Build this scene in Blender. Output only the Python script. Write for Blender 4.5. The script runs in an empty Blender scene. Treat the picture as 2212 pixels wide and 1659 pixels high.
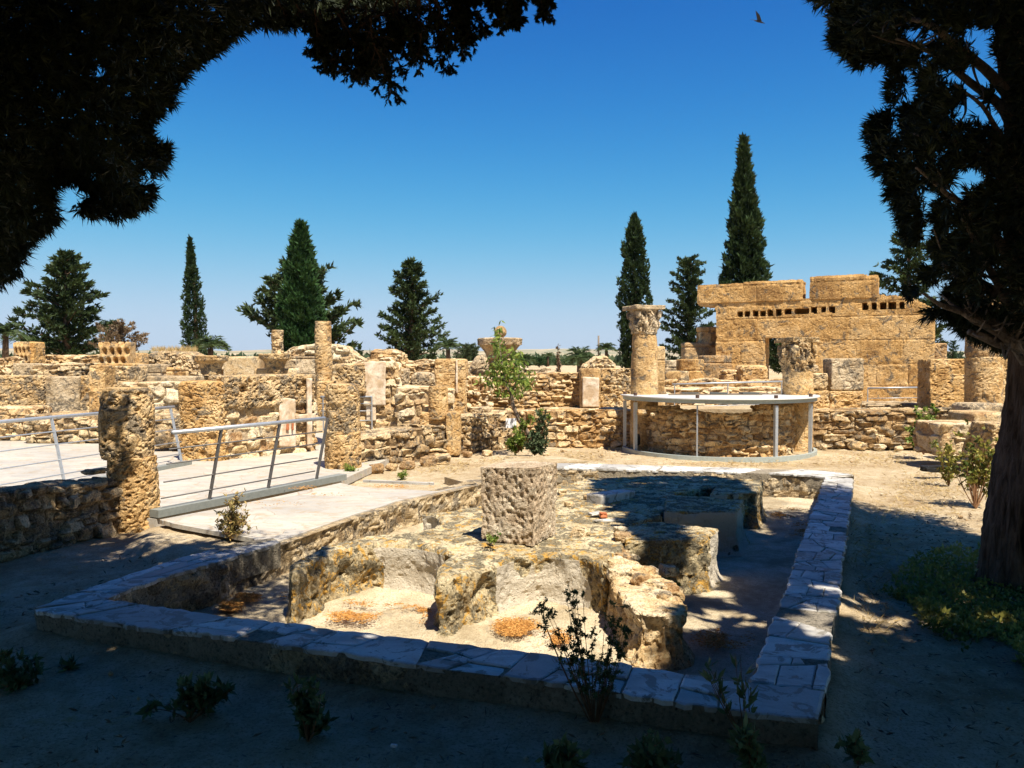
import bpy, bmesh, math, random
import numpy as np
from mathutils import Vector
random.seed(7)
RNG = np.random.default_rng(11)
SC = bpy.context.scene
COL = SC.collection
# ------------------------------------------------------------------ camera
F = 1725.0; CX = 1106.0; CY = 829.5
TILT = math.atan((CY - 778.0) / F)
EYE = np.array([0.0, 0.0, 1.68])
cd = bpy.data.cameras.new('camera'); cam = bpy.data.objects.new('camera', cd); COL.objects.link(cam)
cd.sensor_width = 36.0; cd.lens = 36.0 * F / 2212.0
cd.clip_start = 0.05; cd.clip_end = 20000
cam.location = EYE; cam.rotation_euler = (math.pi / 2 - TILT, 0, 0)
SC.camera = cam
# ------------------------------------------------------------------ light
EL = math.radians(61); AZ = math.radians(30)      # height of the sun, turned right of straight behind the viewer
SUN = np.array([math.sin(AZ) * math.cos(EL), -math.cos(AZ) * math.cos(EL), math.sin(EL)])
w = bpy.data.worlds.new('World'); SC.world = w; w.use_nodes = True
nt = w.node_tree; bg = nt.nodes['Background']
sky = nt.nodes.new('ShaderNodeTexSky'); sky.sky_type = 'NISHITA'; sky.sun_disc = False
sky.sun_elevation = EL; sky.sun_rotation = math.pi - AZ
sky.altitude = 0; sky.air_density = 0.6; sky.dust_density = 0.0; sky.ozone_density = 6.0
hs = nt.nodes.new('ShaderNodeHueSaturation'); hs.inputs['Saturation'].default_value = 1.2
nt.links.new(sky.outputs[0], hs.inputs['Color']); 
def vm(op, a, v):      # camera like response of the clear sky: deeper blue overhead, pale at the horizon
    n = nt.nodes.new('ShaderNodeVectorMath'); n.operation = op; nt.links.new(a, n.inputs[0]); n.inputs[1].default_value = v; return n.outputs[0]
q = vm('MULTIPLY', hs.outputs[0], (.0985,) * 3); q = vm('POWER', q, (2.0, 2.0, 2.0))
dv = nt.nodes.new('ShaderNodeVectorMath'); dv.operation = 'DIVIDE'; nt.links.new(q, dv.inputs[0]); nt.links.new(vm('ADD', q, (.0165, .030, .044)), dv.inputs[1])
q = vm('MULTIPLY', dv.outputs[0], (.60 / .1932, .74 / .1932, .90 / .1932))
nt.links.new(q, bg.inputs[0])
bg.inputs[1].default_value = 0.1
sl = bpy.data.lights.new('sun', 'SUN'); so = bpy.data.objects.new('sun', sl); COL.objects.link(so)
sl.energy = 5.0; sl.angle = math.radians(0.5); sl.color = (1.0, 0.93, 0.82)
so.rotation_euler = Vector(SUN).to_track_quat('Z', 'Y').to_euler()
SC.view_settings.view_transform = 'Standard'; SC.view_settings.look = 'None'
SC.view_settings.gamma = 1.0; SC.view_settings.exposure = 0.95
SC.render.engine = 'CYCLES'

# ------------------------------------------------------------------ maths
def ray(px, py):
    x = (px - CX) / F; y = -(py - CY) / F
    c, s = math.cos(TILT), math.sin(TILT)
    d = np.array([x, c + y * s, -s + y * c]); return d / d[1]
def P(px, py, Y): return EYE + ray(px, py) * Y
def G(px, py, z=0.0):
    d = ray(px, py); return EYE + d * ((z - EYE[2]) / d[2])
def proj(V):
    V = np.asarray(V) - EYE; c, s = math.cos(TILT), math.sin(TILT)
    f = V[..., 1] * c - V[..., 2] * s; u = V[..., 1] * s + V[..., 2] * c
    f = np.where(np.abs(f) < 1e-4, 1e-4, f)
    return CX + F * V[..., 0] / f, CY - F * u / f, f
def inpoly(x, y, poly):
    x = np.asarray(x, float); y = np.asarray(y, float); r = np.zeros(x.shape, bool); n = len(poly)
    for i in range(n):
        x0, y0 = poly[i][:2]; x1, y1 = poly[(i + 1) % n][:2]
        if y0 == y1: continue
        k = ((y0 > y) != (y1 > y)) & (x < (x1 - x0) * (y - y0) / (y1 - y0) + x0); r ^= k
    return r
def polydist(x, y, poly):
    d = np.full(np.shape(x), 1e9); n = len(poly)
    for i in range(n):
        a = np.array(poly[i][:2]); b = np.array(poly[(i + 1) % n][:2]); ab = b - a
        t = np.clip(((x - a[0]) * ab[0] + (y - a[1]) * ab[1]) / (ab @ ab + 1e-12), 0, 1)
        d = np.minimum(d, np.hypot(x - a[0] - t * ab[0], y - a[1] - t * ab[1]))
    return d
def hsh(ix, iy, iz, s=0):
    h = (ix.astype(np.int64) * 73856093) ^ (iy.astype(np.int64) * 19349663) ^ (iz.astype(np.int64) * 83492791) ^ (s * 2654435761)
    h &= 0xffffffff; h ^= h >> 13; h = (h * 0x5bd1e995) & 0xffffffff; h ^= h >> 15
    h = (h * 0x27d4eb2d) & 0xffffffff; h ^= h >> 14
    return h / 4294967296.0
def vn(p, s=0):
    i = np.floor(p).astype(np.int64); f = p - i; f = f * f * (3 - 2 * f); r = 0
    for a in (0, 1):
        for b in (0, 1):
            for c in (0, 1):
                wt = (f[:, 0] if a else 1 - f[:, 0]) * (f[:, 1] if b else 1 - f[:, 1]) * (f[:, 2] if c else 1 - f[:, 2])
                r = r + wt * hsh(i[:, 0] + a, i[:, 1] + b, i[:, 2] + c, s)
    return r * 2 - 1
def fbm(p, sc, o=3, s=0):
    r = 0; a = 1.0; t = 0
    for k in range(o):
        r = r + a * vn(p * sc + 17.3 * k, s + k); t += a; a *= 0.5; sc *= 2.1
    return r / t
def worley(p, s=0, jit=(0.85, 0.85, 0.85), pw=2):
    i = np.floor(p).astype(np.int64); f1 = np.full(len(p), 9.0); f2 = np.full(len(p), 9.0); idn = np.zeros(len(p))
    for a in (-1, 0, 1):
        for b in (-1, 0, 1):
            for c in (-1, 0, 1):
                x, y, z = i[:, 0] + a, i[:, 1] + b, i[:, 2] + c
                d = (np.abs(x + .5 + jit[0] * (hsh(x, y, z, s) - .5) - p[:, 0]) ** pw + np.abs(y + .5 + jit[1] * (hsh(x, y, z, s + 1) - .5) - p[:, 1]) ** pw
                            + np.abs(z + .5 + jit[2] * (hsh(x, y, z, s + 2) - .5) - p[:, 2]) ** pw) ** (1 / pw)
                h = hsh(x, y, z, s + 3); m = d < f1
                f2 = np.where(m, f1, np.minimum(f2, d)); idn = np.where(m, h, idn); f1 = np.where(m, d, f1)
    return f1, f2, idn
def sstep(a, b, x):
    t = np.clip((x - a) / (b - a), 0, 1); return t * t * (3 - 2 * t)
def vnormals(V, Q):
    n = np.cross(V[Q[:, 2]] - V[Q[:, 0]], V[Q[:, -1]] - V[Q[:, 1]]) if Q.shape[1] == 4 else np.cross(V[Q[:, 1]] - V[Q[:, 0]], V[Q[:, 2]] - V[Q[:, 0]])
    N = np.zeros_like(V)
    for k in range(Q.shape[1]): np.add.at(N, Q[:, k], n)
    return N / (np.linalg.norm(N, axis=1, keepdims=True) + 1e-12)

# ------------------------------------------------------------------ objects
def props(o, label=None, cat=None, group=None, kind=None):
    if label: o['label'] = label
    if cat: o['category'] = cat
    if group: o['group'] = group
    if kind: o['kind'] = kind
    return o
def mk(name, V, Q, mat, parent=None, A=None, smooth=True, **kw):
    V = np.asarray(V, float)
    if isinstance(Q, np.ndarray): Q = [Q]
    Q = [q for q in Q if len(q)]
    base = np.array(parent.location) if parent is not None and parent.get('_b') else (np.zeros(3) if parent is not None else None)
    if parent is not None:
        base = np.array(parent['_b']); 
    else:
        base = np.array([V[:, 0].mean(), V[:, 1].mean(), V[:, 2].min()])
    me = bpy.data.meshes.new(name)
    me.vertices.add(len(V)); me.vertices.foreach_set('co', (V - base).astype(np.float32).ravel())
    nl = sum(q.size for q in Q); nf = sum(len(q) for q in Q)
    me.loops.add(nl); me.polygons.add(nf)
    me.loops.foreach_set('vertex_index', np.concatenate([q.ravel() for q in Q]).astype(np.int32))
    st = []; k = 0
    for q in Q:
        st.append(k + np.arange(len(q)) * q.shape[1]); k += q.size
    me.polygons.foreach_set('loop_start', np.concatenate(st).astype(np.int32))
    me.update(calc_edges=True); me.validate()
    me.polygons.foreach_set('use_smooth', np.full(len(me.polygons), bool(smooth)))
    if A is not None:
        at = me.attributes.new('st', 'FLOAT_COLOR', 'POINT')
        B = np.ones((len(V), 4)); B[:, :A.shape[1]] = A; at.data.foreach_set('color', B.astype(np.float32).ravel())
    me.materials.append(mat)
    o = bpy.data.objects.new(name, me); COL.objects.link(o)
    if parent is not None:
        o.parent = parent; o['_b'] = [float(v) for v in base]
    else:
        o.location = base; o['_b'] = [float(v) for v in base]
    props(o, **kw); return o
def thing(name, loc, **kw):
    o = bpy.data.objects.new(name, None); COL.objects.link(o); o.empty_display_size = 0.1
    o.location = [float(v) for v in loc]; o['_b'] = [float(v) for v in loc]; props(o, **kw); return o
def child_of(o):  # a mesh thing can parent parts: its children share its base
    return o
class MB:
    def __init__(s): s.V = []; s.Q4 = []; s.Q3 = []; s.A = []; s.n = 0
    def add(s, V, Q, A=None):
        V = np.asarray(V, float); Q = np.asarray(Q, int)
        (s.Q4 if Q.shape[1] == 4 else s.Q3).append(Q + s.n)
        s.V.append(V); s.n += len(V)
        if A is None: A = (0.5, 1.0, 0.5)
        A = np.asarray(A, float)
        s.A.append(np.tile(A, (len(V), 1)) if A.ndim == 1 else A)
    def box(s, c, d, rz=0, A=None):
        x, y, z = d[0] / 2, d[1] / 2, d[2] / 2
        v = np.array([[a * x, b * y, c_ * z] for c_ in (-1, 1) for b in (-1, 1) for a in (-1, 1)])
        co, si = math.cos(rz), math.sin(rz); R = np.array([[co, si, 0], [-si, co, 0], [0, 0, 1]])
        s.add(v @ R + np.array(c), [[0, 2, 3, 1], [4, 5, 7, 6], [0, 1, 5, 4], [2, 6, 7, 3], [0, 4, 6, 2], [1, 3, 7, 5]], A)
    def tube(s, pts, r, n=6, A=None, cap=True):
        pts = np.asarray(pts, float); m = len(pts); r = np.broadcast_to(np.asarray(r, float), (m,))
        T = np.gradient(pts, axis=0); T /= np.linalg.norm(T, axis=1, keepdims=True) + 1e-12
        up = np.array([0, 0, 1.0]) if abs(T[0][2]) < .9 else np.array([1.0, 0, 0])
        X = np.cross(T, up); X /= np.linalg.norm(X, axis=1, keepdims=True) + 1e-12; Yv = np.cross(T, X)
        a = np.linspace(0, 2 * math.pi, n, endpoint=False)
        V = (pts[:, None] + r[:, None, None] * (np.cos(a)[None, :, None] * X[:, None] + np.sin(a)[None, :, None] * Yv[:, None])).reshape(-1, 3)
        q = [[i * n + j, i * n + (j + 1) % n, (i + 1) * n + (j + 1) % n, (i + 1) * n + j] for i in range(m - 1) for j in range(n)]
        b = s.n; s.add(V, q, A)
        if cap:
            c0 = s.n; s.add([pts[0], pts[-1]], np.array([[c0, b + (j + 1) % n, b + j] for j in range(n)] + [[c0 + 1, b + (m - 1) * n + j, b + (m - 1) * n + (j + 1) % n] for j in range(n)]) - c0, A)
    def build(s, name, mat, parent=None, smooth=True, **kw):
        Q = []
        if s.Q4: Q.append(np.concatenate(s.Q4))
        if s.Q3: Q.append(np.concatenate(s.Q3))
        return mk(name, np.concatenate(s.V), Q, mat, parent, np.concatenate(s.A), smooth, **kw)

# ------------------------------------------------------------------ materials
class NT:
    def __init__(s, name):
        s.m = bpy.data.materials.new(name); s.m.use_nodes = True; s.t = s.m.node_tree; s.b = s.t.nodes['Principled BSDF']
        s.g = s.t.nodes.new('ShaderNodeNewGeometry'); s.at = None
    def N(s, k): return s.t.nodes.new(k)
    def L(s, a, b): s.t.links.new(a, b)
    def attr(s):
        if not s.at:
            a = s.N('ShaderNodeAttribute'); a.attribute_name = 'st'; sp = s.N('ShaderNodeSeparateColor'); s.L(a.outputs['Color'], sp.inputs[0]); s.at = sp
        return s.at
    def vec(s, scale=(1, 1, 1)):
        m = s.N('ShaderNodeVectorMath'); m.operation = 'MULTIPLY'; m.inputs[1].default_value = scale; s.L(s.g.outputs['Position'], m.inputs[0]); return m.outputs[0]
    def noise(s, sc, det=4, rough=.6, dist=0, v=None):
        n = s.N('ShaderNodeTexNoise'); n.inputs['Scale'].default_value = sc; n.inputs['Detail'].default_value = det
        n.inputs['Roughness'].default_value = rough; n.inputs['Distortion'].default_value = dist
        s.L(v if v is not None else s.g.outputs['Position'], n.inputs['Vector']); return n.outputs['Fac']
    def voro(s, sc, feat='F1', v=None, out='Distance', rnd=1):
        n = s.N('ShaderNodeTexVoronoi'); n.feature = feat; n.inputs['Scale'].default_value = sc; n.inputs['Randomness'].default_value = rnd
        s.L(v if v is not None else s.g.outputs['Position'], n.inputs['Vector']); return n.outputs[out]
    def ramp(s, f, st):
        r = s.N('ShaderNodeValToRGB'); e = r.color_ramp.elements
        while len(e) < len(st): e.new(0.5)
        for i, (p, c) in enumerate(st):
            e[i].position = p; e[i].color = (c, c, c, 1) if isinstance(c, (int, float)) else (*c, 1)
        s.L(f, r.inputs[0]); return r.outputs[0]
    def mix(s, f, a, b, bl='MIX'):
        m = s.N('ShaderNodeMix'); m.data_type = 'RGBA'; m.blend_type = bl
        for i, v in ((0, f), (6, a), (7, b)):
            if isinstance(v, (int, float)): m.inputs[i].default_value = v
            elif isinstance(v, tuple): m.inputs[i].default_value = (*v, 1)
            else: s.L(v, m.inputs[i])
        return m.outputs[2]
    def math(s, op, a, b=0.0):
        m = s.N('ShaderNodeMath'); m.operation = op
        for i, v in ((0, a), (1, b)):
            if isinstance(v, (int, float)): m.inputs[i].default_value = v
            else: s.L(v, m.inputs[i])
        return m.outputs[0]
    def bump(s, h, st=.5, d=.02, prev=None):
        b = s.N('ShaderNodeBump'); b.inputs['Strength'].default_value = st; b.inputs['Distance'].default_value = d; s.L(h, b.inputs['Height'])
        if prev: s.L(prev, b.inputs['Normal'])
        return b.outputs[0]
    def fin(s, col, rough=.9, nrm=None, spec=.2, metal=0):
        if isinstance(col, tuple): s.b.inputs['Base Color'].default_value = (*col, 1)
        else: s.L(col, s.b.inputs['Base Color'])
        if isinstance(rough, (int, float)): s.b.inputs['Roughness'].default_value = rough
        else: s.L(rough, s.b.inputs['Roughness'])
        s.b.inputs['Specular IOR Level'].default_value = spec; s.b.inputs['Metallic'].default_value = metal
        if nrm: s.L(nrm, s.b.inputs['Normal'])
        return s.m
def m_stone(name, dk, mid, lt, lichen=.5, mortar=(.5, .4, .27), lich_col=(.075, .062, .045), sc=1.0, pale=.0, orange=0.0, fine=1.0, tone=.3):
    t = NT(name); a = t.attr()
    n1 = t.noise(2.2 * sc, 5, .65, .6); n2 = t.noise(11 * sc, 6, .7); n3 = t.noise(55 * sc, 5, .7); n4 = t.noise(5.5 * sc, 8, .72, .8)
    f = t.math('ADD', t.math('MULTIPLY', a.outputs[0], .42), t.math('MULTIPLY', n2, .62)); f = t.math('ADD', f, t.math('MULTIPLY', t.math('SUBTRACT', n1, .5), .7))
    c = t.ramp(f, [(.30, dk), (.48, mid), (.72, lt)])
    oi = t.N('ShaderNodeObjectInfo'); c = t.mix(t.math('MULTIPLY', oi.outputs['Random'], tone), c, t.mix(n2, tuple(v * .8 for v in (.44, .31, .17)), (.80, .66, .43)))
    c = t.mix(t.ramp(n3, [(.36, .6), (.5, 0.0)]), c, tuple(v * .5 for v in dk))
    c = t.mix(t.ramp(n3, [(.55, 0.0), (.70, .5)]), c, tuple(min(.85, v * 1.25) for v in lt))
    c = t.mix(t.ramp(t.voro(24 * sc), [(.02, .8), (.2, 0.0)]), c, tuple(v * .25 for v in dk))
    if pale > 0: c = t.mix(t.ramp(t.noise(3.1, 5, .6, .5), [(1 - pale - .06, 0.0), (1 - pale, 1.0)]), c, (.62, .5, .36))
    lo = .62 - .17 * lichen; c0 = c
    c = t.mix(t.math('MULTIPLY', t.ramp(n4, [(lo, 0.0), (lo + .05, 1.0)]), .85), c, t.mix(t.ramp(n3, [(.4, 0.0), (.6, 1.0)]), lich_col, tuple(v * 3.0 for v in lich_col)))
    if orange > 0: c = t.mix(t.ramp(t.noise(9, 7, .78, 1.0), [(.60 - orange * .1, 0.0), (.65 - orange * .1, .8)]), c, (.55, .30, .05))
    c = t.mix(t.ramp(a.outputs[2], [(.86, 0.0), (.95, .9)]), c, t.mix(n4, (.42, .36, .27), (.74, .66, .52)))
    c = t.mix(t.ramp(a.outputs[1], [(.05, 1.0), (.5, 0.0)]), c, t.mix(n2, tuple(v * .75 for v in mortar), mortar))
    nr = t.bump(n2, .7 * fine, .04); nr = t.bump(n3, 1.0 * fine, .02, nr); nr = t.bump(t.ramp(t.voro(24 * sc), [(0, 0.0), (.25, 1.0)]), .8 * fine, .015, nr)
    return t.fin(c, .95, nr, .1)
GOLD = ((.25, .125, .04), (.56, .33, .12), (.76, .54, .28))
M = {}
M['gold'] = m_stone('pitted_golden_limestone', *GOLD, lichen=.42, tone=.18)
M['goldlich'] = m_stone('lichen_blackened_limestone', (.24, .13, .05), (.54, .34, .14), (.76, .56, .31), lichen=.68)
M['grey'] = m_stone('weathered_grey_limestone', (.24, .16, .085), (.48, .35, .2), (.7, .56, .37), lichen=.6)
M['wallgold'] = m_stone('smooth_ochre_ashlar', (.3, .155, .05), (.58, .33, .11), (.72, .48, .22), lichen=.42, mortar=(.36, .22, .1), sc=.8, fine=.8, tone=.06)
M['beam'] = m_stone('stained_ashlar_beam', (.2, .105, .04), (.42, .25, .105), (.56, .38, .19), lichen=.62, sc=.8, tone=.1)
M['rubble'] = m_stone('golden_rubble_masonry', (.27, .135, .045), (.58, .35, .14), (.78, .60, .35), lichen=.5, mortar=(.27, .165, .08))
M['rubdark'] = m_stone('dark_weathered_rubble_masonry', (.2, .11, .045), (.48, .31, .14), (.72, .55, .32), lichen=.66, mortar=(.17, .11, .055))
M['rubpale'] = m_stone('rubble_set_in_pale_mortar', (.32, .17, .07), (.62, .42, .2), (.8, .66, .44), lichen=.3, mortar=(.5, .38, .24))
M['island'] = m_stone('lichen_covered_garden_masonry', (.24, .17, .085), (.5, .40, .23), (.70, .59, .38), lichen=.85, lich_col=(.07, .06, .04), orange=.6, tone=.1)
M['block'] = m_stone('chiselled_pinkish_limestone', (.27, .175, .10), (.56, .42, .28), (.78, .66, .49), lichen=.1, sc=1.3)
M['bwall'] = m_stone('rough_basin_masonry', (.2, .13, .065), (.45, .33, .18), (.66, .53, .34), lichen=.75)
def m_plaster(name, c0=(.74, .62, .47), c1=(.5, .36, .22)):
    t = NT(name); n = t.noise(4, 6, .65, .6); n2 = t.noise(30, 4)
    c = t.mix(t.ramp(n, [(.42, 1.0), (.6, 0.0)]), c0, c1); c = t.mix(t.ramp(n2, [(.3, .5), (.5, 0.0)]), c, tuple(v * .7 for v in c1))
    return t.fin(c, .9, t.bump(n2, .5, .01), .1)
M['plaster'] = m_plaster('old_cream_plaster')
def m_brick():
    t = NT('thin_red_tile'); n = t.noise(40, 4); return t.fin(t.mix(n, (.28, .08, .03), (.55, .2, .09)), .9, t.bump(n, .5, .01), .1)
M['tile'] = m_brick()
def m_ground():
    t = NT('dry_sandy_earth'); n1 = t.noise(.9, 6, .6, .3); n2 = t.noise(6, 6, .7); n3 = t.noise(60, 6, .75); n4 = t.noise(220, 3, .7)
    c = t.ramp(t.math('ADD', t.math('MULTIPLY', n1, .5), t.math('MULTIPLY', n2, .5)), [(.36, (.32, .215, .11)), (.5, (.49, .38, .23)), (.62, (.62, .51, .34))])
    c = t.mix(t.ramp(n3, [(.36, .75), (.5, 0.0)]), c, (.2, .13, .07))
    c = t.mix(t.ramp(n3, [(.6, 0.0), (.72, .6)]), c, (.6, .51, .37))
    st = t.voro(34, v=t.vec((1, 1, .1))); c = t.mix(t.ramp(st, [(.1, .85), (.17, 0.0)]), c, (.6, .48, .33))
    c = t.mix(t.ramp(t.noise(2.3, 7, .8, 1.5), [(.58, 0.0), (.66, .75)]), c, t.mix(n4, (.3, .2, .07), (.62, .46, .2)))
    nr = t.bump(n2, .6, .07); nr = t.bump(n3, .8, .025, nr); nr = t.bump(n4, .4, .006, nr)
    return t.fin(c, .97, nr, .05)
M['ground'] = m_ground()
def m_marble(name, base=(.74, .67, .57), vein=(.5, .5, .5), crack=1.0, dirt=.5, tint=False, slab=1.15):
    t = NT(name); n1 = t.noise(1.3, 6, .65, 1.2, t.vec((1, 2.6, 1))); n2 = t.noise(9, 6, .7, .6); n3 = t.noise(70, 4, .7)
    c = t.mix(t.ramp(n1, [(.36, 1.0), (.56, 0.0)]), base, vein)
    c = t.mix(t.ramp(n2, [(.56, 0.0), (.68, dirt)]), c, (.40, .28, .15))
    c = t.mix(t.ramp(n3, [(.3, .5), (.5, 0.0)]), c, (.44, .36, .26))
    if tint:
        a = t.attr(); c = t.mix(t.math('MULTIPLY', a.outputs[0], .7), c, (.2, .19, .165), 'MIX'); c = t.mix(t.ramp(t.noise(6.5, 6, .7, 1.2), [(.53, 0.0), (.57, .85)]), c, (.19, .17, .13))
    h = n3
    if crack:
        wv = t.N('ShaderNodeVectorMath'); wv.operation = 'ADD'; nz = t.N('ShaderNodeTexNoise'); nz.inputs['Scale'].default_value = 2.5; t.L(t.g.outputs['Position'], nz.inputs['Vector'])
        sc_ = t.N('ShaderNodeVectorMath'); sc_.operation = 'SCALE'; sc_.inputs['Scale'].default_value = .35; t.L(nz.outputs['Color'], sc_.inputs[0]); t.L(t.g.outputs['Position'], wv.inputs[0]); t.L(sc_.outputs[0], wv.inputs[1])
        m2 = t.N('ShaderNodeVectorMath'); m2.operation = 'MULTIPLY'; m2.inputs[1].default_value = (slab, slab * 1.7, 0); t.L(wv.outputs[0], m2.inputs[0])
        e = t.voro(1.0, 'DISTANCE_TO_EDGE', m2.outputs[0]); cr = t.ramp(e, [(.003, 1.0), (.012, 0.0)]); cl = t.voro(1.0, 'F1', m2.outputs[0], 'Color')
        cr = t.math('MULTIPLY', cr, t.ramp(t.noise(1.1, 3), [(.38, .15), (.5, .9)])); sv = t.N('ShaderNodeSeparateColor'); t.L(cl, sv.inputs[0]); c = t.mix(t.math('MULTIPLY', sv.outputs[0], .5), c, tuple(v * .62 for v in (base[0] * .95, base[1], base[2] * 1.1))); c = t.mix(t.ramp(t.noise(2.6, 7, .75, 1.6, t.vec((1, 2.2, 1))), [(.53, 0.0), (.6, .6)]), c, (.36, .25, .13)); c = t.mix(t.ramp(t.noise(16, 5, .8, .5, t.vec((1, 3, 1))), [(.36, .55), (.47, 0.0)]), c, tuple(v * .6 for v in base)); c = t.mix(cr, c, (.36, .28, .19)); h = t.math('SUBTRACT', n3, t.math('MULTIPLY', cr, 2.0))
    return t.fin(c, .55, t.bump(h, .35, .008), .35)
M['marble'] = m_marble('worn_marble_paving', (.53, .48, .39), (.40, .375, .32), dirt=.55, slab=1.5)
M['slab'] = m_marble('grey_white_marble_slab', (.70, .67, .60), (.42, .40, .36), crack=0, dirt=.3, tint=True)
M['mortar'] = m_stone('grey_kerb_mortar', (.13, .12, .09), (.24, .21, .16), (.36, .31, .24), lichen=.2)
def m_floor():
    t = NT('basin_floor_mortar'); n1 = t.noise(1.6, 6, .65, .6); n2 = t.noise(14, 6, .7); n3 = t.noise(90, 4)
    c = t.ramp(t.math('ADD', t.math('MULTIPLY', n1, .7), t.math('MULTIPLY', n2, .3)), [(.38, (.32, .25, .15)), (.5, (.50, .41, .265)), (.6, (.62, .52, .365))])
    c = t.mix(t.ramp(n3, [(.36, .7), (.5, 0.0)]), c, (.25, .18, .1)); c = t.mix(t.ramp(t.noise(3.6, 7, .75, 1.0), [(.55, 0.0), (.63, .7)]), c, (.30, .25, .17))
    return t.fin(c, .95, t.bump(n3, .8, .012, t.bump(n2, .6, .04)), .1)
M['bfloor'] = m_floor()
def m_metal(name, c, rough=.45, metal=.6):
    t = NT(name); n = t.noise(25, 5, .7); n2 = t.noise(3, 4)
    cc = t.mix(t.ramp(n, [(.4, .35), (.6, 0.0)]), c, tuple(v * .6 for v in c)); return t.fin(cc, t.math('ADD', t.math('MULTIPLY', n2, .3), rough - .1), t.bump(n, .15, .003), .4, metal)
M['steel'] = m_metal('galvanised_steel', (.5, .52, .53)); M['steeldk'] = m_metal('grey_painted_steel', (.14, .13, .12), .55, .3); M['rust'] = m_metal('rusty_iron', (.09, .05, .035), .8, .1)
M['steelpale'] = m_metal('pale_green_painted_steel', (.40, .44, .40), .5, .3)
M['beamgrey'] = m_metal('grey_painted_beam', (.24, .25, .22), .6, .1)
def m_lid():
    t = NT('milky_cover_sheet'); n = t.noise(3, 5); return t.fin(t.mix(n, (.62, .62, .6), (.8, .79, .74)), .25, None, .5)
M['lid'] = m_lid()
def m_bark(name, a=(.06, .035, .02), b=(.2, .13, .085)):
    t = NT(name); n = t.noise(6, 7, .7, .5, t.vec((5, 5, .6))); n2 = t.noise(30, 4)
    return t.fin(t.ramp(n, [(.35, a), (.65, b)]), .95, t.bump(n, .9, .04, t.bump(n2, .3, .01)), .1)
M['bark'] = m_bark('furrowed_cypress_bark'); M['barkpale'] = m_bark('pale_twig_bark', (.14, .1, .07), (.34, .27, .2)); M['stem'] = m_bark('reddish_stem', (.16, .07, .035), (.36, .2, .1))
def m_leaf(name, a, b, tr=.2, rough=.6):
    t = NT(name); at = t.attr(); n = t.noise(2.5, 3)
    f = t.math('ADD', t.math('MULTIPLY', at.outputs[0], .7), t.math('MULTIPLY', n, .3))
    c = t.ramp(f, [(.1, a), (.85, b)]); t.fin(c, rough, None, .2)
    if tr:
        o = t.t.nodes['Material Output']; ts = t.N('ShaderNodeBsdfTranslucent'); t.L(c, ts.inputs[0]); mx = t.N('ShaderNodeMixShader'); mx.inputs[0].default_value = tr
        t.L(t.b.outputs[0], mx.inputs[1]); t.L(ts.outputs[0], mx.inputs[2]); t.L(mx.outputs[0], o.inputs[0])
    return t.m
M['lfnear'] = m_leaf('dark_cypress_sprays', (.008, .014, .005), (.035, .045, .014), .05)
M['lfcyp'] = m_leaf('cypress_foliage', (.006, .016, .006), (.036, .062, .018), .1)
M['lfcypb'] = m_leaf('bright_cypress_foliage', (.007, .024, .007), (.034, .08, .02), .1)
M['lfcon'] = m_leaf('conifer_foliage', (.010, .022, .008), (.055, .08, .024), .1)
M['lfdead'] = m_leaf('dry_brown_foliage', (.09, .06, .035), (.24, .17, .1), .1)
M['lfpalm'] = m_leaf('palm_frond', (.025, .045, .015), (.10, .14, .05), .15, .45)
M['lfolive'] = m_leaf('olive_foliage', (.03, .05, .02), (.1, .13, .06), .15)
M['lfshade'] = m_leaf('dull_green_garden_leaves', (.06, .10, .035), (.16, .21, .085), .4, .5)
M['lffresh'] = m_leaf('fresh_green_leaves', (.05, .11, .015), (.3, .36, .07), .35, .45)
M['lfrose'] = m_leaf('yellowing_rose_leaves', (.05, .09, .015), (.42, .36, .08), .3, .5)
M['lfdark'] = m_leaf('dark_leathery_leaves', (.02, .04, .018), (.06, .1, .04), .1, .4)
M['lfeuph'] = m_leaf('ochre_green_rosette_leaves', (.14, .14, .04), (.55, .38, .14), .25, .6)
M['straw'] = m_leaf('dry_straw', (.3, .2, .07), (.65, .48, .22), .2, .8)
M['needle'] = m_leaf('orange_pine_needles', (.38, .17, .04), (.72, .4, .12), .1, .8)
def m_flat(name, c, rough=.8): t = NT(name); n = t.noise(20, 3); return t.fin(t.mix(n, tuple(v * .8 for v in c), c), rough, None, .2)
M['paper'] = m_flat('white_paper', (.8, .8, .78)); M['bird'] = m_flat('dark_feathers', (.03, .03, .035)); M['wood'] = m_flat('grey_weathered_wood', (.2, .16, .12)); M['plate'] = m_flat('dark_slate_sheet', (.1, .11, .1), .5)
M['black'] = m_flat('plain_black', (.02, .02, .02), .5)
def m_hill():
    t = NT('dry_far_hills'); n = t.noise(.004, 6, .6); return t.fin(t.ramp(n, [(.4, (.34, .27, .17)), (.5, (.2, .2, .11)), (.6, (.42, .33, .2))]), 1, None, 0)
M['hill'] = m_hill()

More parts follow.
